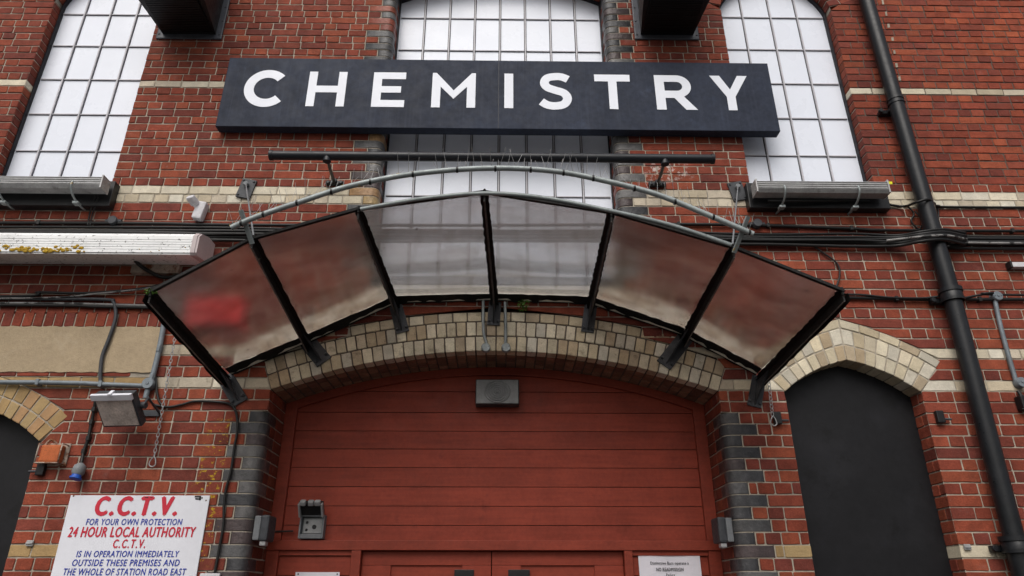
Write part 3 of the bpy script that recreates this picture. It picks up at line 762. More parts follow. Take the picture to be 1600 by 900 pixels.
# ---- two black hoods above the sign
def hood(cxl, cxr, pxl, pxr, ytop, ybot, lab):
    """boxy downward hood: plate on the wall, louvred box hanging out from it"""
    zb = WZ((pxl+pxr)/2, ybot, .01); xa, xb = WX(pxl, ybot, .01), WX(pxr, ybot, .01); zt2 = zb+.95
    H = root('ventilation_hood', lab, 'vent hood', ((xa+xb)/2, 0, zb), 'black hoods above the name board')
    m = MB(); m.box(xa, xb, -.016, -.002, zb, zt2, bev=.01)
    for i in range(6):
        for x_ in (xa+.022, xb-.022): m.disc((x_, -.016, zb+.05+i*.16), (0, -1, 0), .009, .006, 8)
    m.build('back_plate', M_fluegrey, H)
    d = .52; m = MB(); x1, x2 = xa+.055, xb-.055; z1 = zb+.05
    vs = [(x1, -.016, z1), (x2, -.016, z1), (x2, -.016, zt2-.05), (x1, -.016, zt2-.05), (x1-.06, -d, z1+.02), (x2+.06, -d, z1+.02), (x2+.06, -d, zt2-.1), (x1-.06, -d, zt2-.1)]
    m.add(vs, [(0, 1, 5, 4), (1, 2, 6, 5), (2, 3, 7, 6), (3, 0, 4, 7), (4, 5, 6, 7)])
    m.build('body', M_black, H)
    m = MB()
    for i in range(15):
        z = z1+.06+i*.05; m.box(x1-.03, x2+.03, -d-.012, -d+.004, z, z+.022)
    for i in range(24):
        y_ = -.05-i*.019; m.box(x1+.01, x2-.01, y_-.005, y_+.005, z1-.008, z1+.012)
    m.build('louvre', M_black, H)
hood(0, 0, 243, 346, 0, 61, 'square black hood on brickwork above the start of the name board, left of two')
hood(0, 0, 992, 1093, 0, 62, 'square black hood on brickwork above the end of the name board, right of two')

# ---- wall washers below the side windows
def washer(xa, xb, z, off, label, brx, hz):
    Wt = root('floodlight_bar', label, 'light bar', ((xa+xb)/2, -off, z), 'ribbed light bars under the side windows')
    h, d = .105, .10; m = MB(); prof = [(-off-d, z-.03), (-off-d+.02, z-h/2)]
    prof += [(-off, z-h/2), (-off, z+h/2)]
    n = 9
    for i in range(n):
        y_ = lerp(-off, -off-d+.01, i/(n-1)); zz = lerp(z+h/2, z+.045, i/(n-1)); prof += [(y_, zz), (y_-.004, zz-.010), (y_-.008, zz-.010)]
    for i in range(4): zz = lerp(z+.035, z-.02, i/3); prof += [(-off-d, zz), (-off-d+.006, zz-.004), (-off-d+.006, zz-.009)]
    m.prism(prof, xa+.012, xb-.012); m.build('housing', M_alu, Wt)
    for x_ in (xa, xb-.012):
        m = MB(); m.box(x_, x_+.012, -off-d-.004, -off+.004, z-h/2-.004, z+h/2+.004, bev=.003)
        for yy in (.02, .075):
            for zz in (-.03, .03): m.disc((x_+(-.006 if x_ == xa else .012), -off-yy, z+zz), (1, 0, 0), .007, .006, 8)
        m.build('end_plate', M_alu, Wt)
    for bx in brx:
        m = MB(); m.tube([(bx, -.005, z-.13), (bx, -.06, z-.135), (bx, -off-.06, z-.115), (bx, -off-d-.02, z-.06), (bx, -off-d-.015, z-.01)], .008, 8, smooth=5)
        m.box(bx-.022, bx+.022, -off-.03, -off+.02, z-.15, z-.13, bev=.004); m.build('bracket', M_galv, Wt)
    return Wt
O_ = .16
z_l = (WZ(80, 277, O_)+WZ(80, 299, O_))/2; z_r = (WZ(1280, 283, O_)+WZ(1280, 308, O_))/2
washer(-4.75, WX(165, 290, O_), z_l, O_-.05, 'ribbed aluminium light bar on the black sill of the window above the white awning box', [WX(117, 305, O_), WX(3, 305, O_)], 0)
wr_ = washer(WX(1178, 295, O_), WX(1385, 297, O_), z_r, O_-.05, 'ribbed aluminium light bar with yellow tag on the sill beside the black drainpipe', [WX(1222, 305, O_), WX(1337, 308, O_)], 0)
p = W(1391, 286, O_); m = MB(); m.box(p.x-.014, p.x+.014, p.y-.004, p.y, p.z-.011, p.z+.011); m.tube([(p.x-.05, p.y, p.z), (p.x-.013, p.y, p.z)], .003, 6); m.build('tag', M_yellow, wr_)

# ---- white awning box at the left
AO, AB = .30, .04
zf1, zf0, zb0 = WZ(150, 364, AO), WZ(150, 396, AO), WZ(150, 413, AB)
xe = WX(299, 385, AO)
AW = root('awning_box', 'long weathered white awning box with orange lichen along its lower edge', 'awning', (-4.2, 0, zf0))
m = MB(); prof = [(-AB, zf1+.05), (-AB-.12, zf1+.045), (-AO+.03, zf1+.012), (-AO, zf1-.02)]
for i in range(5): zz = lerp(zf1-.05, zf0+.035, i/4); prof += [(-AO, zz+.003), (-AO+.004, zz), (-AO, zz-.003)]
prof += [(-AO, zf0+.012), (-AO+.008, zf0+.006), (-AO+.008, zf0), (-AB, zb0)]
m.prism(prof, -6.2, xe); m.build('housing', M_wplast, AW)
m = MB(); ep = [(-AB+.004, zf1+.052), (-AB-.12, zf1+.052), (-AO+.03, zf1+.018), (-AO-.006, zf1-.02), (-AO-.006, zf0+.01), (-AO+.01, zf0-.006), (-AB+.004, zb0-.006)]
m.prism(ep, xe+.0005, xe+.03); m.prism([(lerp(-.17, y, .96), lerp((zf0+zf1)/2, z, .96)) for y, z in ep], xe+.0305, xe+.045); m.build('end_cap', M_wcap, AW)
m = MB()
for i in range(80):
    px0_ = R.choice([R.gauss(45, 20), R.gauss(95, 16), R.gauss(70, 50), R.uniform(-60, 290)]); x_ = WX(px0_, 396, AO); r_ = R.uniform(.006, .022)*(.8 if px0_ < 140 else .35); zz = zf0+.012+abs(R.gauss(0, .02)); yy = -AO
    bmx = bmesh.new(); bmesh.ops.create_icosphere(bmx, subdivisions=2, radius=1)
    for v in bmx.verts: v.co = Vector((x_+v.co.x*r_*R.uniform(.8, 1.4), yy+v.co.y*.006, zz+v.co.z*r_*R.uniform(.6, 1)))
    m.bm(bmx, sm=True)
m.build('lichen', M_lichen, AW)['kind'] = 'stuff'
m = MB(); p = W(245, 421, .03); m.box(p.x-.18, p.x+.17, -.05, -.002, p.z-.035, p.z+.04, bev=.004); m.build('bracket', M_rust, AW)
m = MB(); p = W(217, 417, .05); q = W(272, 432, .03); m.tube([(p.x, -.2, p.z+.06), (p.x+.02, -.10, p.z), lerp(p, q, .6)+Vector((0, 0, -.03)), q, (q.x+.08, -.02, q.z+.03)], .014, 8, smooth=5); m.build('cable', M_cable, AW)

# ---- canopy
CO, CI = 1.35, .09
OPX = [(235, 460), (395, 376), (560, 330), (757, 303.5), (955, 335), (1146, 390), (1317, 458)]
IPX = [(352, 578), (480, 525), (617, 465), (772, 461), (923, 466), (1070, 515), (1190, 578)]
FPX = [(365, 612), (493, 549), (625, 503), (772, 492), (920, 503), (1050, 554), (1182, 618)]
Op = [W(*p, CO) for p in OPX]; Ip = [W(*p, CI) for p in IPX]; Fp = [W(*p, .02) for p in FPX]
CN = root('entrance_canopy', 'fan shaped canopy of six cloudy sheets on dark steel ribs over the red doorway', 'canopy', (-.02, 0, 3.7))
def slab(mb, a, b, c, d, th, m=0):
    n = (b-a).cross(d-a).normalized(); n = n if n.z > 0 else -n
    lo = [a, b, c, d]; hi = [p+n*th for p in lo]
    mb.add(lo+hi, [(0, 1, 2, 3), (7, 6, 5, 4)]+[(i, (i+1) % 4, 4+(i+1) % 4, 4+i) for i in range(4)], m)
def bar(mb, a, b, wdt, h, m=0, upv=Vector((0, 0, 1))):
    t = (b-a).normalized(); s_ = t.cross(upv).normalized(); u_ = s_.cross(t).normalized()
    vs = []
    for p in (a, b):
        for i, j in ((-1, -1), (1, -1), (1, 1), (-1, 1)): vs.append(p+s_*i*wdt/2+u_*j*h/2)
    mb.add(vs, [(0, 1, 2, 3), (7, 6, 5, 4)]+[(i, (i+1) % 4, 4+(i+1) % 4, 4+i) for i in range(4)], m)
for i in range(6):
    m = MB(); a, b, c, d = Op[i], Op[i+1], Ip[i+1], Ip[i]
    n = (b-a).cross(d-a).normalized(); n = n if n.z > 0 else -n
    # single sagging sheet, finely divided
    nu, nv = 12, 12; vs = []
    for v in range(nv+1):
        for u in range(nu+1):
            p = lerp(lerp(a, b, u/nu), lerp(d, c, u/nu), v/nv); vs.append(p+n*(.012-.012*math.sin(math.pi*u/nu)*math.sin(math.pi*v/nv)))
    K = len(vs); top_ = [p+n*.008 for p in vs]; g_ = lambda u, v: v*(nu+1)+u
    m.add(vs+top_, [(g_(u, v), g_(u, v+1), g_(u+1, v+1), g_(u+1, v)) for v in range(nv) for u in range(nu)]+[(K+g_(u, v), K+g_(u+1, v), K+g_(u+1, v+1), K+g_(u, v+1)) for v in range(nv) for u in range(nu)]
          +[q for u in range(nu) for q in ((g_(u, 0), g_(u+1, 0), K+g_(u+1, 0), K+g_(u, 0)), (g_(u+1, nv), g_(u, nv), K+g_(u, nv), K+g_(u+1, nv)))]
          +[q for v in range(nv) for q in ((g_(0, v+1), g_(0, v), K+g_(0, v), K+g_(0, v+1)), (g_(nu, v), g_(nu, v+1), K+g_(nu, v+1), K+g_(nu, v)))])
    m.build('roof_sheet', M_can_mid if i in (2, 3) else M_can_side, CN)
    m = MB(); bar(m, a+n*.014, b+n*.014, .022, .016); m.build('front_rim', M_rib, CN)
    # black strip closing the gap at the wall, added as shade and light stop
    m = MB(); N = 14; low = []; hi_ = []
    for q in range(N+1):
        p = lerp(d, c, q/N); j = R.uniform(-.006, .006); hi_.append(p+n*.006+(a-d).normalized()*(.006+j)); low.append(Vector((p.x*.99, -.012, p.z-.015+R.uniform(-.006, .006))))
    m.add(hi_+low, [(q, q+1, N+2+q, N+1+q) for q in range(N)]); m.add([p+Vector((0, 0, .004)) for p in hi_+low], [(q, q+1, N+2+q, N+1+q) for q in range(N)])
    m.build('shade_apron', M_rib, CN)
    m = MB(); N = 8; P1 = [lerp(d, c, q/N) for q in range(N+1)]
    lo_ = [Vector((p.x*.99, -.03, p.z-.012)) for p in P1]; hi2 = [p+Vector((0, .012, .21+R.uniform(-.004, .004))) for p in lo_]; ft = [lerp(p, q_, .75)+Vector((0, 0, .022)) for p, q_ in zip(lo_, P1)]
    for A_, B_ in ((lo_, hi2), (lo_, ft)): m.add(A_+B_, [(q, q+1, N+2+q, N+1+q) for q in range(N)])
    m.build('flashing', M_flash, CN)
for i in range(7):
    o, ip, f = Op[i], Ip[i], Fp[i]
    t = (o-ip).normalized(); wp = Vector((ip.x+(ip.x-o.x)*.12, -.02, ip.z-.05))
    side = t.cross(Vector((0, 0, 1))).normalized(); nrm = side.cross(t).normalized()
    m = MB(); st = lerp(wp, ip, .3)
    # flange with ragged mastic edge, web below
    N = 46; L1 = []; L2 = []
    for q in range(N+1):
        p = lerp(o, wp, q/N); k = .020+.008*(q/N); L1.append(p-side*(k+R.uniform(-.003, .004))); L2.append(p+side*(k+R.uniform(-.003, .006)+.004*max(0, math.sin(q*2.1+i*3))))
    m.add([p-nrm*.002 for p in L1+L2], [(q, q+1, N+2+q, N+1+q) for q in range(N)])
    m.add([p+nrm*.016 for p in L1+L2], [(q, q+1, N+2+q, N+1+q) for q in range(N)])
    bar(m, o-nrm*.022, wp-nrm*.03, .009, .045, 0, nrm)
    m.build('rib', M_rib, CN)
    m = MB(); bar(m, o-nrm*.0462, wp-nrm*.0545, .0085, .003, 0, nrm); rb = m.build('flange_edge', M_ribedge, CN)
    m = MB()                                                            # foot: wall angle with bolts and gusset
    fz0, fz1 = f.z-.075, max(wp.z+.03, f.z+.08); lean = (wp.x-f.x)/max(.05, wp.z-f.z); lean = max(-.9, min(.9, lean))
    hw_ = .046; xb = f.x
    vs = []
    for y_ in (-.012, -.003):
        for zz in (fz0, fz1):
            for s_ in (-1, 1): vs.append((xb+lean*(zz-f.z)+s_*hw_, y_, zz-s_*lean*.04))
    m.add(vs, [(0, 1, 3, 2), (4, 5, 7, 6), (0, 1, 5, 4), (2, 3, 7, 6), (0, 2, 6, 4), (1, 3, 7, 5)])
    ga, gb_, gc = Vector((xb+lean*(fz0-f.z)*.7, -.012, fz0+.012)), Vector((wp.x, -.012, fz1)), ip-nrm*.03+(o-ip)*.12
    for dx in (-.006, .006): m.face([ga+side*dx, gb_+side*dx, gc+side*dx])
    m.face([ga-side*.006, ga+side*.006, gc+side*.006, gc-side*.006])
    for s_ in (-1, 1): m.disc((xb+lean*(fz0+.03-f.z)+s_*.032, -.012, fz0+.03-s_*lean*.03), (0, -1, 0), .011, .012, 6)
    m.build('foot_plate', M_dgrey, CN)
    m = MB(); m.disc(o+Vector((0, 0, -.01)), (0, 0, 1), .008, .045, 6); m.build('bolt', M_rib, CN)
# curved tube along the front edge of the sheets
m = MB(); pth = [W(563, 330, CO+.01), W(655, 314, CO+.01), W(757, 305, CO+.01), W(850, 312, CO+.01), W(957, 333, CO+.01), W(1050, 355, CO+.01), W(1143, 386, CO+.01)]
m.tube([p+Vector((0, 0, .012)) for p in pth], .012, 12, smooth=6); m.build('edge_tube', M_galv, CN)
# end valances hanging below the outermost ribs
for i, s_ in ((0, -1), (6, 1)):
    m = MB(); o, wp = Op[i], Vector((Ip[i].x, -.02, Ip[i].z-.05)); N = 20; dn = Vector((s_*.006, 0, -.045))
    up_ = [lerp(o, wp, q/N)+Vector((s_*.024, 0, .0)) for q in range(N+1)]; lo_ = [p+dn+Vector((0, 0, R.uniform(-.006, .006))) for p in up_]
    m.add(up_+lo_, [(q, q+1, N+2+q, N+1+q) for q in range(N)]); m.add([p+Vector((s_*.004, 0, 0)) for p in up_+lo_], [(q, q+1, N+2+q, N+1+q) for q in range(N)])
    m.build('end_strip', M_rib, CN)

# ---- arched bird-spike rail floating over the canopy
AR = CO+.08
apx = [(361, 356), (400, 339), (470, 315), (542, 292), (630, 274), (722, 264.5), (800, 263), (870, 268), (932, 279.5), (1021, 302), (1102, 334), (1177, 366)]
ap = [W(*p, AR) for p in apx]
RT = root('bird_spike_rail', 'bent grey tube topped with thin bird spikes arching above the canopy', 'spike rail', (ap[6].x, -AR, ap[6].z))
m = MB(); m.tube(ap, .0155, 12, smooth=6)
dense = []
for i in range(len(ap)-1):
    for k in range(12): dense.append(lerp(ap[i], ap[i+1], k/12))
for p in dense[5::9]: m.tube([p+Vector((-.006, 0, 0)), p+Vector((.006, 0, 0))], .0175, 10, 1)
m.build('tube', [M_galv, M_black], RT)
m = MB()
for i, p in enumerate(dense[1::2]):
    for s_ in (-1, 1):
        if R.random() < .25: continue
        d = Vector((R.uniform(-.35, .35), s_*R.uniform(.2, .7), 1)).normalized(); m.tube([p+Vector((0, 0, .012)), p+d*R.uniform(.09, .135)], .0011, 4, cap=False)
m.build('bird_spikes', M_alu, RT)['kind'] = 'stuff'
m = MB()
for i in range(60):
    p = R.choice(dense); 
    if not (p.x < -.3 or p.x > .9): continue
    bmx = bmesh.new(); bmesh.ops.create_icosphere(bmx, subdivisions=1, radius=1); r_ = R.uniform(.004, .009)
    for v in bmx.verts: v.co = Vector((p.x+v.co.x*r_*2.2, p.y+v.co.y*.011, p.z+.014+v.co.z*r_*.6))
    m.bm(bmx, sm=True)
m.build('lichen', M_lichen, RT)['kind'] = 'stuff'
for i, (qx, qy) in ((1, (376, 328)), (5, (1169, 338))):
    m = MB(); a = Op[i]+Vector((0, 0, -.02)); b = W(qx, qy, AR+.03); bar(m, a, b, .028, .008); m.build('post', M_galv, RT)

# ---- stay rods from wall plates to the canopy
for px, py, i, lab, rt_ in ((385, 295, 1, 'thin stay rod with tilted grey wall plate beside the small white sensor', .2), (1152, 299, 5, 'thin stay rod with tilted grey wall plate beside the light bar with yellow tag', -.2)):
    p = W(px, py, .01); SR = root('stay_rod', lab, 'stay rod', p, 'stays holding up the canopy')
    m = MB(); Mx = Matrix.Translation(p) @ Matrix.Rotation(rt_, 4, 'Y')
    m.box(-.058, .058, -.008, .008, -.085, .085, bev=.003, M=Mx)
    for a_ in (-.042, .042):
        for b_ in (-.066, .066): q = Mx @ Vector((a_, -.008, b_)); m.disc(q, (0, -1, 0), .009, .008, 6)
    m.build('wall_plate', M_dgrey, SR)
    m = MB(); q0 = p+Vector((0, -.03, .03)); q1 = Op[i]+Vector((0, .02, .01)); m.tube([p+Vector((0, -.005, .035)), q0, lerp(q0, q1, .5), q1], .0055, 8)
    m.disc(q0+Vector((0, .02, 0)), (0, -1, 0), .02, .03, 10); m.build('rod', M_grey, SR)

# ---- conduits and cables along the wall
def cable(name, label, cat, pts, r, off, m=M_cable, group=None, smooth=6, clips=0):
    P_ = [W(p[0], p[1], p[2] if len(p) > 2 else off) for p in pts]; mb = MB(); mb.tube(P_, r, 8, smooth=smooth)
    if clips:
        q = []
        for a, b in zip(P_, P_[1:]):
            k = max(1, int((b-a).length/clips)); q += [lerp(a, b, j/k) for j in range(k)]
        for p in q[1:]: mb.box(p.x-.011, p.x+.011, p.y-r-.003, 0, p.z-r-.004, p.z+r+.004, bev=.002)
    o = mb.build(name, m); origin(o, P_[0]); return tag(o, label, cat, group)
G1 = 'bundle of cables crossing the wall behind the canopy'
cable('conduit', 'straight black conduit running above the bundle of cables right across the wall', 'conduit', [(-420, 347.5), (180, 348.5), (365, 351.5), (780, 352), (1060, 350.5), (1200, 352.5), (1330, 357), (1460, 360.5), (2300, 363)], .013, .02, M_cable, None, 3, .55)
bl = 'black cable in the thick bundle sagging across the wall and over the drainpipe'
for j, (dy, r_) in enumerate(((0, .011), (4.5, .013), (9.5, .012), (13.5, .015), (17.5, .013), (7, .010))):
    wv = lambda: R.uniform(-1.6, 1.6)
    o1 = .025+.012*(j % 3)
    cable('cable', bl, 'cable', [(-420, 354.5+dy), (120, 355+dy+wv()), (330, 357+dy+wv()), (520, 358.5+dy+wv()), (780, 360+dy+wv()), (1010, 361+dy+wv()), (1130, 363.5+dy+wv(), o1), (1210, 365+dy*1.05+wv(), o1), (1330, 366+dy+wv(), o1), (1400, 368+dy*.9+wv(), .06), (1440, 362+dy*.85, .175), (1475, 358.5+dy*.9, .175), (1508, 364+dy, .07), (1545, 370+dy*1.0+wv(), o1), (2300, 372+dy*.8, o1)], r_, o1, M_cable, G1, 6)
cable('cable', 'pale dirty cable lying along the thick bundle over the drainpipe', 'cable', [(1385, 376, .075), (1412, 373, .10), (1440, 370, .19), (1478, 368, .19), (1510, 374, .09), (1550, 380, .07), (2300, 381, .05)], .010, .06, M_cablelight)
for px in (1205, 1305, 1410, 1497, 345, 1590):
    pass
cable('cable', 'loose thin cable dropping from the bundle to the canopy corner', 'cable', [(1262, 378), (1285, 394), (1308, 412), (1312, 430), (1306, 450)], .007, .015)
cable('cable', 'black cable looping from the light bar around the drainpipe and on along the cream band', 'cable', [(1200, 314, .13), (1300, 314, .1), (1360, 315, .06), (1385, 319, .02), (1412, 322.5, .03), (1432, 316, .15), (1450, 311.5, .17), (1460, 318, .10), (1468, 322, .03), (1550, 324, .012), (2300, 327, .012)], .010, .02, M_cable, None, 6)
cable('cable', 'tangle of thin cable hanging behind the drainpipe under the light bar', 'cable', [(1418, 322, .02), (1428, 334, .02), (1424, 346, .02), (1436, 358, .02), (1442, 346, .05), (1430, 330, .03)], .007, .02)
cable('cable', 'short thin cable tail beside the drainpipe below the cream band', 'cable', [(1460, 318, .03), (1466, 330, .015), (1466, 342, .015), (1461, 352, .02)], .006, .02)
cable('cable', 'thin black lead hanging from the light bar above the white awning box', 'cable', [(153, 298, .1), (146, 315, .07), (140, 335, .02), (137, 352, .03)], .006, .05)
cable('cable', 'second thin black lead hanging beside the first from the light bar above the awning box', 'cable', [(155, 299, .1), (151, 316, .07), (144, 336, .02), (141, 352, .03)], .005, .05)
G2 = 'cables left of the canopy under the awning box'
cable('cable', 'upper black cable rising to the canopy corner below the white awning box', 'cable', [(-420, 466), (20, 463), (60, 457), (140, 458, .03), (235, 449, .04), (300, 430, .04)], .011, .025, M_cable, G2)
cable('cable', 'pale cable sloping up to the canopy corner below the white awning box', 'cable', [(-420, 470), (40, 466), (150, 459, .04), (240, 449, .045), (300, 434, .04)], .007, .035, M_cablelight, G2)
cable('cable', 'lowest pale cable running level to the canopy edge above the rendered panel', 'cable', [(-420, 471.5), (60, 474), (150, 475.5), (240, 478), (300, 480)], .010, .02, M_cablelight, G2)
cable('cable', 'lowest black cable running level to the canopy edge above the rendered panel', 'cable', [(-420, 475), (60, 477), (150, 479), (240, 481), (300, 483)], .012, .02, M_cable, G2)
cable('cable', 'grey cable bending down across the rendered panel to the floodlight', 'cable', [(-420, 465), (60, 467), (165, 468), (177, 472), (180.5, 483), (180, 500), (170, 530), (160, 556), (157, 580), (157, 598)], .013, .022, M_dgrey, None, 6, 0)
cable('conduit', 'grey conduit running level above the floodlight to the round junction box', 'conduit', [(-420, 596), (60, 597.5), (158, 600.5), (226, 603)], .017, .03, M_conduit, None, 2, .7)
cable('conduit', 'grey conduit sloping down beside the rendered panel to the round junction box', 'conduit', [(257, 500), (249, 545), (238, 590), (235, 604)], .019, .03, M_conduit, None, 3, .22)
JB = MB(); p = W(236, 602, .0); JB.disc((p.x, -.002, p.z), (0, -1, 0), .040, .055, 20); JB.disc((p.x, -.057, p.z), (0, -1, 0), .012, .004, 8); JB.tube([(p.x, -.03, p.z-.03), (p.x-.003, -.03, p.z-.10)], .018, 10)
tag(origin(JB.build('junction_box', M_conduit), (p.x, 0, p.z)), 'round grey junction box at the end of the conduit above the floodlight', 'junction box')
cable('cable', 'black cable from the floodlight round the canopy foot and down the blue brick corner', 'cable', [(238, 632), (262, 636), (285, 632), (305, 627), (340, 628), (360, 632), (369, 645), (371, 670), (366, 700), (361, 735), (353, 765), (350, 790), (349, 820), (342, 860), (334, 905), (328, 950)], .009, .014, M_cable, None, 6, 0)
cable('cable', 'thin dark cable dropping beside the conduit behind the floodlight', 'cable', [(244, 590), (245, 610), (248, 625), (252, 632)], .008, .02)
# round dark caps on the upper conduit
for px, py, lab in ((180, 348, 'small round dark cap on the conduit above the white awning box'), (1181, 352.5, 'small round dark cap on the conduit beside the canopy corner post')):
    p = W(px, py, 0); m = MB(); m.disc((p.x, -.002, p.z), (0, -1, 0), .035, .05, 18); m.tube([(p.x-.06, -.02, p.z), (p.x+.06, -.02, p.z)], .016, 10)
    tag(origin(m.build('junction_box', M_dgrey), (p.x, 0, p.z)), lab, 'junction box')
# right lower run
cable('conduit', 'black conduit from the canopy corner to the drainpipe above the pointed arch', 'conduit', [(1300, 464.5), (1400, 467), (1476, 468.5), (1530, 468), (2300, 467)], .014, .02, M_cable, None, 2, .5)
cable('cable', 'pale and dark twisted cable resting on the conduit above the pointed arch', 'cable', [(1316, 460), (1350, 461), (1390, 465), (1440, 466, .035), (1472, 463, .06), (1500, 466, .04), (1530, 461), (1552, 457.5, .05), (1600, 461), (2300, 464)], .009, .035, M_cable)
cable('conduit', 'pale grey conduit dropping between two round boxes right of the drainpipe', 'conduit', [(1554, 466), (1562, 505), (1574, 550), (1588, 598)], .016, .02, M_conduit, None, 2, 0)
for px, py, lab in ((1553, 466, 'round pale junction box on the cable run right of the drainpipe'), (1590, 600, 'round pale junction box at the foot of the short conduit right of the drainpipe')):
    p = W(px, py, 0); m = MB(); m.disc((p.x, -.002, p.z), (0, -1, 0), .037, .05, 18); m.disc((p.x, -.052, p.z), (0, -1, 0), .01, .004, 8)
    for s_ in (-1, 1): m.disc((p.x+s_*.024, -.052, p.z), (0, -1, 0), .005, .004, 8)
    tag(origin(m.build('junction_box', M_conduit), (p.x, 0, p.z)), lab, 'junction box')
p = W(1596, 632, .0); WBX = root('outdoor_socket', 'dark outdoor socket box at the photo edge right of the drainpipe', 'socket', p)
m = MB(); m.box(p.x-.045, p.x+.06, -.07, -.002, p.z-.05, p.z+.05, bev=.01); m.build('body', M_black, WBX)
m = MB(); m.tube([(p.x-.05, -.06, p.z-.05), (p.x+.0, -.07, p.z-.035), (p.x+.04, -.07, p.z-.055)], .006, 6, smooth=4); m.tube([(p.x-.01, -.04, p.z+.04), (p.x-.015, -.025, p.z+.09)], .012, 8); m.build('cable', M_cable, WBX)
p = W(1588, 414, .04); m = MB(); m.box(p.x-.04, p.x+.2, -.05, -.002, p.z-.02, p.z+.02, bev=.004); m.box(p.x-.055, p.x-.039, -.056, -.002, p.z-.028, p.z+.028, 1, bev=.004)
tag(origin(m.build('cable_trunking', [M_wsensor, M_black]), p), 'short white trunking with dark end on brickwork right of the drainpipe', 'trunking')

# ---- small white sensor
p = W(314, 331, .035); SN = root('security_sensor', 'small dirty white motion sensor on a swivel below the cream band', 'sensor', p)
m = MB(); Mx = Matrix.Translation(p) @ Matrix.Rotation(.16, 4, 'Y'); m.box(-.040, .036, -.04, .03, -.075, .075, bev=.014, M=Mx); m.build('body', M_wsensor, SN)
m = MB(); Mx = Matrix.Translation(W(303, 315, .09)) @ Matrix.Rotation(-.35, 4, 'Z') @ Matrix.Rotation(-.4, 4, 'X'); m.box(-.036, .03, -.05, .03, -.018, .02, bev=.010, M=Mx)
m.tube([W(304, 318, .08), W(309, 325, .05)], .02, 10); m.build('head', M_wsensor, SN)

# ---- square floodlight
FL = root('floodlight', 'boxy grey floodlight with cloudy glass tilted down under the conduit', 'floodlight', W(190, 625, .1))
c_ = W(192, 634, .21); Mx = Matrix.Translation(c_) @ Matrix.Rotation(-.10, 4, 'Z') @ Matrix.Rotation(math.radians(47), 4, 'X')
m = MB(); vs = []
for (y_, hx, hz) in ((-.06, .132, .120), (.0, .128, .116), (.075, .07, .07)):
    for sx, sz in ((-1, -1), (1, -1), (1, 1), (-1, 1)): vs.append(Mx @ Vector((sx*hx, y_, sz*hz)))
m.add(vs, [(3, 2, 1, 0), (8, 9, 10, 11)]+[(r_*4+i, r_*4+(i+1) % 4, r_*4+4+(i+1) % 4, r_*4+4+i) for r_ in (0, 1) for i in range(4)]); m.build('body', M_dgrey, FL)
m = MB(); m.box(-.120, .120, -.068, -.0605, -.108, .10, bev=.003, M=Mx); m.build('glass', M_glass, FL)
m = MB(); m.box(-.137, .137, -.082, -.0605, .088, .132, bev=.004, M=Mx); m.box(-.012, .012, -.09, -.04, .125, .143, bev=.003, M=Mx); m.build('lid', M_board, FL)
m = MB()
for sx in (-1, 1): m.tube([Mx @ Vector((sx*.140, .0, 0)), Mx @ Vector((sx*.144, .06, .02)), Vector((c_.x+sx*.15, -.01, c_.z+.0))], .009, 6); m.disc(Mx @ Vector((sx*.130, .0, 0)), Mx.to_3x3() @ Vector((sx, 0, 0)), .024, .03, 10)
m.box(c_.x-.15, c_.x+.15, -.014, -.002, c_.z-.02, c_.z+.02); m.build('bracket', M_dgrey, FL)

# ---- chains
def chain(px0, py0, px1, py1, off0, off1, label, ln=.034, hook=False):
    a, b = W(px0, py0, off0), W(px1, py1, off1); n = int((b-a).length/(ln*.74)); mb = MB(); t = (b-a).normalized()
    s1 = t.cross(Vector((0, 1, 0))).normalized(); s2 = t.cross(s1).normalized()
    for i in range(n):
        c = lerp(a, b, (i+.5)/n); s_ = s1 if i % 2 else (s2*.55+s1*.45).normalized()
        ring = [c+t*math.sin(q*math.pi/6)*ln/2+s_*math.cos(q*math.pi/6)*ln*.27 for q in range(13)]
        mb.tube(ring, .0026, 6, cap=False)
    ch = root('chain', label, 'chain', a, None); mb.build('links', M_alu, ch)
    if hook:
        mb = MB(); p = b; mb.tube([p+Vector((0, -.004, .0)), p+Vector((-.018, -.004, -.03)), p+Vector((-.02, -.004, -.055)), p+Vector((0, -.004, -.068)), p+Vector((.02, -.004, -.055)), p+Vector((.014, -.004, -.02)), p+Vector((0, -.004, .0))], .004, 6, smooth=5); mb.build('hook', M_alu, ch)
    return ch
chain(274, 523, 241, 713, .06, .02, 'long steel chain with a hook hanging left of the doorway above the white notice', hook=True)
chain(1201, 592, 1207, 650, .05, .03, 'short steel chain hanging from the canopy corner beside the pointed arch', hook=True)
# hold-back latches
for px, py, sg, lab in ((1213, 655, 1, 'small black latch on the wall under the short chain'), (1466, 653, 1, 'small black latch on the brickwork right of the boarded doorway'), (67, 734, -1, 'small black latch under the faded orange box')):
    p = W(px, py, 0); LT = root('door_latch', lab, 'latch', p, 'small black latches beside the boarded doorways')
    m = MB(); m.box(p.x-.026, p.x+.026, -.035, -.002, p.z-.04, p.z+.045, bev=.006); m.build('body', M_black, LT)
    m = MB(); m.tube([(p.x, -.02, p.z-.012), (p.x+sg*.07, -.03, p.z-.016)], .008, 8); m.build('pin', M_dgrey, LT)

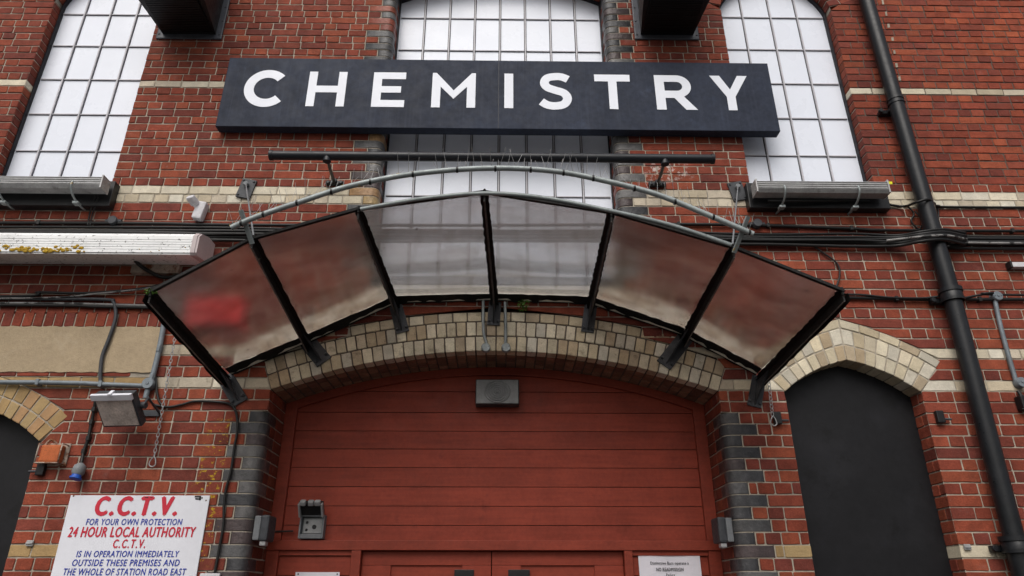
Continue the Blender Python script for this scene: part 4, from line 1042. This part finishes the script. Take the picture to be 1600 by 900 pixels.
# ---- orange box, blue socket
p = W(88, 711, 0); OB = root('alarm_box', 'faded orange metal box on the wall left of the white notice', 'box', p)
m = MB(); m.box(p.x-.065, p.x+.062, -.075, -.012, p.z-.06, p.z+.055, bev=.012); m.build('body', M_orange, OB)
m = MB(); m.box(p.x-.085, p.x+.085, -.012, -.002, p.z-.075, p.z+.075, bev=.003)
for s_ in (-1, 1): m.tube([(p.x+s_*.075, -.012, p.z+.06), (p.x+s_*.075, -.085, p.z+.06), (p.x+s_*.075, -.085, p.z-.065), (p.x+s_*.075, -.012, p.z-.065)], .005, 6)
m.tube([(p.x-.075, -.085, p.z-.065), (p.x+.075, -.085, p.z-.065)], .005, 6); m.tube([(p.x-.05, -.06, p.z+.055), (p.x-.03, -.05, p.z+.09), (p.x+.0, -.03, p.z+.07)], .008, 6, smooth=4); m.build('cage', M_rust, OB)
BS = root('plug_socket', 'grey plug connector with blue end hanging on a cable beside the orange box', 'plug', W(120, 737, .04))
a, b, c = W(127, 724, .045), W(122, 738, .055), W(117, 749, .065)
m = MB(); m.tube([a, lerp(a, b, .3), b, lerp(b, c, .4)], [.014, .036, .04, .03], 14); m.build('body', M_grey, BS)
m = MB(); m.tube([lerp(b, c, .2), c], [.028, .031], 14); m.tube([lerp(b, c, .75), lerp(b, c, .95)], .037, 14); m.build('collar', M_bluepl, BS)
cable('cable', 'black cable falling from the floodlight to the grey and blue plug connector', 'cable', [(151, 615, .05), (147, 640, .03), (143, 660, .02), (138, 685, .02), (131, 705, .02), (127, 725, .04)], .011, .02, M_cable, None, 5, .22)

# ---- CCTV notice
NO = .012
nz1 = WZ(220, 774, NO); nx0 = WX(110, 769, NO)+.0; nx1 = WX(326, 774, NO); nx0 = (WX(111, 769, NO)+WX(80, 899, NO))/2; nx1 = (WX(326, 774, NO)+WX(309, 899, NO))/2
NB = root('cctv_notice', 'white notice board with red C.C.T.V. heading and blue wording', 'sign', ((nx0+nx1)/2, -NO, nz1-.5))
m = MB(); m.box(nx0, nx1, -NO, -.002, nz1-1.12, nz1, bev=.002); m.build('panel', M_board, NB)
FONT = bpy.data.curves.new('probe', 'FONT').font
def textmesh(s, bold=.012, res=3):
    """lettering thickened by laying shifted copies over each other"""
    cu = bpy.data.curves.new('text', 'FONT'); cu.space_character = 1.28 if len(s) < 10 else 1.12; cu.body = s; cu.size = 1; cu.resolution_u = res; cu.fill_mode = 'FRONT'
    me = data_mesh(cu); vs = [v.co.copy() for v in me.vertices]; fs = [tuple(p.vertices) for p in me.polygons]; n = len(vs); V = []; Fc = []
    for k, (dx, dy) in enumerate(((0, 0), (-bold, 0), (bold, 0), (0, bold*.5), (0, -bold*.5))):
        V += [(v.x+dx, v.y+dy, k*.0003) for v in vs]; Fc += [tuple(i+k*n for i in f) for f in fs]
    me.clear_geometry(); me.from_pydata(V, [], Fc); me.update(); return me
def text_on(s, xa, xb, ya, yb, off, parent, m, bold, shear, name='lettering'):
    """words filling the photo's rectangle xa..xb, ya..yb (pixels) on a plane in front of the wall"""
    xm, ym = (xa+xb)/2, (ya+yb)/2
    fit_flat(textmesh(s, bold), WX(xa, ym, off), WX(xb, ym, off), WZ(xm, yb, off), WZ(xm, ya, off), -off-.0015, name, m, parent, shear)
for s_, xa, xb, ya, yb, mm, bo in (('C.C.T.V.', 149, 279, 775, 806.5, M_redtext, .07), ('FOR YOUR OWN PROTECTION', 135, 285, 810.5, 820.5, M_bluetext, .026), ('24 HOUR LOCAL AUTHORITY', 107, 306, 823, 839.5, M_redtext, .042),
                            ('C.C.T.V.', 177, 228, 842.5, 856.5, M_redtext, .042), ('IS IN OPERATION IMMEDIATELY', 120, 280, 860.5, 870.5, M_bluetext, .026), ('OUTSIDE THESE PREMISES AND', 113, 281, 874, 884.5, M_bluetext, .026), ('THE WHOLE OF STATION ROAD EAST', 99, 291, 888, 899, M_bluetext, .026)):
    text_on(s_, xa, xb, ya, yb, NO, NB, mm, bo, .09)
p = W(312, 778, NO)                                      # scraps of black tape in the corner, screw heads
m = MB(); zz0 = 0
for dx, dz, a_, b_ in ((-.012, .008, .02, .005), (.004, -.004, .006, .010), (-.014, -.006, .012, .004)): m.box(p.x+dx-a_, p.x+dx+a_, -NO-.0025-zz0, -NO+.001, p.z+dz-b_, p.z+dz+b_); zz0 += .0004
m.build('tape_scrap', M_black, NB)
for dx, a_, b_ in ((.016, .004, .004), (-.34, .011, .004), (-.31, .008, .003)): m = MB(); m.box(p.x+dx-a_, p.x+dx+a_, -NO-.0025, -NO+.001, p.z-b_, p.z+b_); m.build('tape_scrap', M_black, NB)
for px, py in ((115, 775), (322, 782)): q = W(px, py, NO); m = MB(); m.disc((q.x, -NO, q.z), (0, -1, 0), .006, .003, 8); m.build('screw', M_rust, NB)
p = W(330, 900, .0); m = MB(); m.box(p.x-.062, p.x+.062, -.03, -.002, p.z-.25, p.z+.015, bev=.008)
tag(origin(m.build('junction_box', M_wsensor), p), 'white box peeping above the bottom photo edge beside the white notice', 'junction box')

# ---- outdoor sockets beside the door
def socket(px, py, s_, label):
    """weatherproof double socket seen side-on, fixed to the jamb"""
    p = W(px, py, -.12); G = root('outdoor_socket', label, 'socket', p, 'grey outdoor sockets on the door jambs')
    xj = DCX+s_*DHW; z = p.z; y0, y1 = .05, .20
    sx = lambda d: xj-s_*d
    m = MB(); m.box(min(sx(.002), sx(.045)), max(sx(.002), sx(.045)), y0, y1, z-.075, z+.075, bev=.008); m.build('back_box', M_grey, G)
    m = MB(); m.box(min(sx(.0455), sx(.10)), max(sx(.0455), sx(.10)), y0-.006, y1+.006, z-.08, z+.08, bev=.014); m.build('lid', M_dgrey, G)
    m = MB(); m.box(min(sx(.05), sx(.09)), max(sx(.05), sx(.09)), y0+.01, y0+.07, z-.11, z-.0805, bev=.008); m.build('catch', M_alu, G)
socket(425, 826, -1, 'closed grey outdoor socket on the blue brick jamb beside the opened socket')
socket(1110, 829, 1, 'closed grey outdoor socket on the opposite jamb above the paper notice')
p = W(490, 824, -D_DOOR); OS = root('outdoor_socket', 'opened grey socket box with lifted lid on the red boards', 'socket', p)
y = D_DOOR; hx, hz = .085, .078
m = MB(); y0, y1 = y-.065, y-.002
m.box(p.x-hx, p.x+hx, y1-.012, y1, p.z-hz, p.z+hz); 
for a_, b_ in ((-hx, -hx+.012), (hx-.012, hx)): m.box(p.x+a_, p.x+b_, y0, y1-.0125, p.z-hz, p.z+hz, bev=.003)
for a_, b_ in ((-hz, -hz+.03), (hz-.012, hz)): m.box(p.x-hx+.0125, p.x+hx-.0125, y0, y1-.0125, p.z+a_, p.z+b_, bev=.003)
m.build('back_box', M_grey, OS)
m = MB(); m.box(p.x-hx+.02, p.x+hx-.02, y1-.03, y1-.0125, p.z-hz+.035, p.z+hz-.02, bev=.004); m.build('face_plate', M_lgrey, OS)
m = MB()
for dx, dz, r_ in ((.012, .0, .016), (-.04, .03, .010), (-.04, -.02, .010)): m.disc((p.x+dx, y1-.03, p.z+dz), (0, -1, 0), r_, .004, 12)
m.build('socket_hole', M_black, OS)
m = MB(); Mx = Matrix.Translation((p.x-.002, y0+.005, p.z+hz+.004)) @ Matrix.Rotation(math.radians(38), 4, 'X')
m.box(-hx, hx, -.015, .0, .0, .105, bev=.004, M=Mx)
for dx in (-.05, .005, .05): m.box(dx-.020, dx+.020, -.05, -.0155, .09, .124, 1, bev=.008, M=Mx)
for dx in (-hx, hx-.014): m.box(dx, dx+.014, -.045, -.0155, .0, .10, 1, bev=.003, M=Mx)
m.build('lid', [M_black, M_lgrey], OS)
m = MB(); q = W(445, 831, -D_DOOR+.02); m.tube([(q.x-.06, y-.04, q.z), (q.x+.06, y-.03, q.z+.004)], .006, 6); m.build('cable', M_cable, OS)

# ---- speaker box over the door
p = W(777, 612, -D_DOOR+.1); hx, hz = (WX(811, 612, -D_DOOR+.1)-WX(743, 612, -D_DOOR+.1))/2, (WZ(777, 590, -D_DOOR+.1)-WZ(777, 629, -D_DOOR+.1))/2
SB = root('speaker_box', 'square grey speaker box with round grille above the red doors', 'speaker', p)
y0 = D_DOOR-.10; m = MB(); m.box(p.x-hx, p.x+hx, y0, D_DOOR-.002, p.z-hz, p.z+hz, bev=.008); m.build('body', M_dgrey, SB)
m = MB(); m.box(p.x-hx+.006, p.x+hx-.006, y0-.008, y0-.0005, p.z-hz+.006, p.z+hz-.006, bev=.003); m.build('front_panel', M_lgrey, SB)
m = MB()
for k in range(5):
    r_ = hz*(.86-.17*k); ring = [(p.x+r_*1.12*math.cos(q*math.pi/20), y0-.012, p.z+r_*math.sin(q*math.pi/20)) for q in range(41)]; m.tube(ring, .0045, 6, cap=False)
m.disc((p.x, y0-.008, p.z), (0, -1, 0), .012, .012, 12); m.build('grille', M_lgrey, SB)

# ---- two little conduits over the arch
for pts, cp, lab in (([(755, 470, .03), (755, 505, .02), (756, 522, .02), (759.5, 535, .02), (759.5, 545, .02)], (759, 545), 'round conduit box on the arch under the canopy, left of a pair'), ([(789, 472, .03), (790, 510, .02), (790, 545, .02)], (790.5, 545), 'round conduit box on the arch under the canopy, right of a pair')):
    p = W(*cp, 0); G = root('conduit_box', lab, 'junction box', p, 'pair of conduit boxes over the doorway')
    m = MB(); m.tube([W(*q) for q in pts], .011, 8, smooth=5); m.build('conduit', M_galv, G)
    m = MB(); m.disc((p.x, -.002, p.z), (0, -1, 0), .033, .035, 18)
    for s_ in (-1, 1): m.disc((p.x+s_*.02, -.037, p.z+s_*.008), (0, -1, 0), .005, .004, 8)
    m.build('box', M_galv, G)
p = W(817, 476, .04); m = MB()
for i in range(70):
    d = Vector((R.gauss(0, 1), -abs(R.gauss(0, .6)), R.gauss(0, .8))).normalized()*R.uniform(.01, .055); s1 = Vector((R.uniform(-1, 1), R.uniform(-1, 1), R.uniform(-1, 1)))*.010; s2 = d.cross(s1).normalized()*.007
    c = p+d; m.face([c, c+s1+s2, c+s1*2, c+s1-s2])
tag(origin(m.build('weed', M_moss), p), 'tuft of weed growing under the canopy above the arch', 'weed')
p = Op[0]+Vector((0, 0, .005)); m = MB()
for i in range(80):
    d = Vector((R.gauss(0, 1), R.gauss(0, .6), abs(R.gauss(0, .6)))).normalized()*R.uniform(.0, .034); s1 = Vector((R.uniform(-1, 1), R.uniform(-1, 1), R.uniform(-1, 1)))*.008; s2 = Vector((R.uniform(-1, 1), R.uniform(-1, 1), R.uniform(-1, 1)))*.006
    c = p+d; m.face([c-s1, c+s2, c+s1, c-s2])
tag(origin(m.build('moss', M_moss), p), 'small clump of green moss on the outer corner of the canopy', 'moss')
# red box added behind the end sheet to give its red blur
p = W(342, 492, .0); RB = root('red_blur_box', 'bright red box added on the wall for the red blur in the hazy end sheet of the canopy', 'alarm box', p)
m = MB(); m.box(p.x-.20, p.x+.20, -.10, -.002, p.z-.10, p.z+.10, bev=.015); m.build('body', M_redbox, RB)
m = MB(); m.box(p.x-.21, p.x+.21, -.012, -.0015, p.z-.11, p.z+.11, bev=.004); m.build('back_plate', M_redbox, RB)

# ---- papers on the door
def paper(xa, xb, ya, name, label, cat, lines, off, wd):
    a, b = W(xa, ya, off), W(xb, ya, off); z1 = a.z; x0, x1 = a.x, b.x; y = -off
    G = root(name, label, cat, ((x0+x1)/2, y, z1-.2)); m = MB(); nu = 8
    vs = [(lerp(x0, x1, i/nu)+(.002 if j else 0), y-.001-.003*math.sin(i*1.1+j), z1-j*wd) for j in (0, 1) for i in range(nu+1)]
    m.add(vs, [(i, i+1, nu+2+i, nu+1+i) for i in range(nu)], 0, (1, 1, 1), True); vs2 = [(q[0], q[1]+.0012, q[2]) for q in vs]; m.add(vs2, [(i, i+1, nu+2+i, nu+1+i) for i in range(nu)], 0, (1, 1, 1), True)
    m.build('sheet', M_paper, G)
    for s_, p0, p1, q0, q1, bo in lines: text_on(s_, p0, p1, q0, q1, off+.005, G, M_ink, bo, 0)
    return G
paper(997, 1093, 868, 'paper_notice', 'white paper notice with black print on the red door side panel', 'notice', [('Distinctive Bars operate a', 1016, 1076, 877.5, 883.5, .02), ('NO READMISSION', 1025.5, 1068, 887, 892.5, .022), ('Policy', 1041, 1054.5, 896, 902, .02)], -D_DOOR+.012, .297)
G = paper(462, 531, 894, 'notice_plate', 'white plate with corner screws on the red side panel under the opened socket', 'notice', [], -D_DOOR+.012, .2)
m = MB()
for px in (466, 527): q = W(px, 897, -D_DOOR+.016); m.disc((q.x, q.y-.001, q.z), (0, -1, 0), .005, .003, 8)
m.build('screw', M_black, G)
# bronze clamps on the tan bricks
for px, py, lab in ((48, 849, 'small grey metal clip on a tan brick left of the white notice'), (1510, 855, 'small grey metal clip on a cream brick beside the boarded doorway')):
    p = W(px, py, 0); m = MB(); m.box(p.x-.022, p.x+.022, -.014, -.003, p.z-.018, p.z+.018, bev=.004); m.box(p.x-.02, p.x+.02, -.022, -.0145, p.z-.005, p.z+.005, bev=.002)
    tag(origin(m.build('metal_clip', M_alu), p), lab, 'clip', 'metal clips on the tan bricks')

# ---- drainpipe
PO = .10
xp = lambda y_: WX(1353+.2822*(y_) if y_ < 460 else 1482+.2667*(y_-450), y_, PO)
px_ = (WX(1353, 0, PO)+WX(1482, 450, PO)+WX(1572, 800, PO))/3
DPp = root('drainpipe', 'thick black iron drainpipe with collars running down the whole wall', 'drainpipe', (px_, -PO, 0))
zs_ = [.15, WZ(1588, 838, PO), WZ(1490, 452, PO), WZ(1399, 158, PO), 7.9]
xs_ = [WX(1590, 860, PO)+.0, WX(1584, 838, PO), WX(1484, 452, PO), WX(1399, 158, PO), WX(1353, 0, PO)]
for i in range(4):
    m = MB(); r_ = .070 if i == 0 else .060
    m.tube([(xs_[i], -PO, zs_[i]), (xs_[i+1], -PO, zs_[i+1]-.001)], r_, 28); m.build('pipe_length', M_pipe, DPp)
for i in (1, 2, 3):
    x_, z_ = xs_[i], zs_[i]; k = 1.12 if i == 1 else 1
    m = MB()
    if i < 3:
        m.tube([(x_, -PO, z_-.10), (x_, -PO, z_-.005), (x_, -PO, z_)], [.073*k, .076*k, .070*k], 28); m.tube([(x_, -PO, z_-.03), (x_, -PO, z_-.0)], .081*k, 28); m.tube([(x_, -PO, z_-.10), (x_, -PO, z_-.08)], .079*k, 28)
    else:
        for dz in (-.03, .01): m.tube([(x_, -PO, z_+dz-.012), (x_, -PO, z_+dz+.012)], .066, 28)
    m.build('collar', M_pipe, DPp)
    m = MB(); m.box(x_-.12, x_-.05, -.05, -.002, z_-.09, z_-.05, bev=.008); m.disc((x_-.115, -.05, z_-.07), (0, -1, 0), .02, .02, 8); m.box(x_-.06, x_+.06, -PO+.02, -.002, z_-.085, z_-.055, bev=.005); m.build('bracket', M_pipe, DPp)

for me in bpy.data.meshes: me.update()
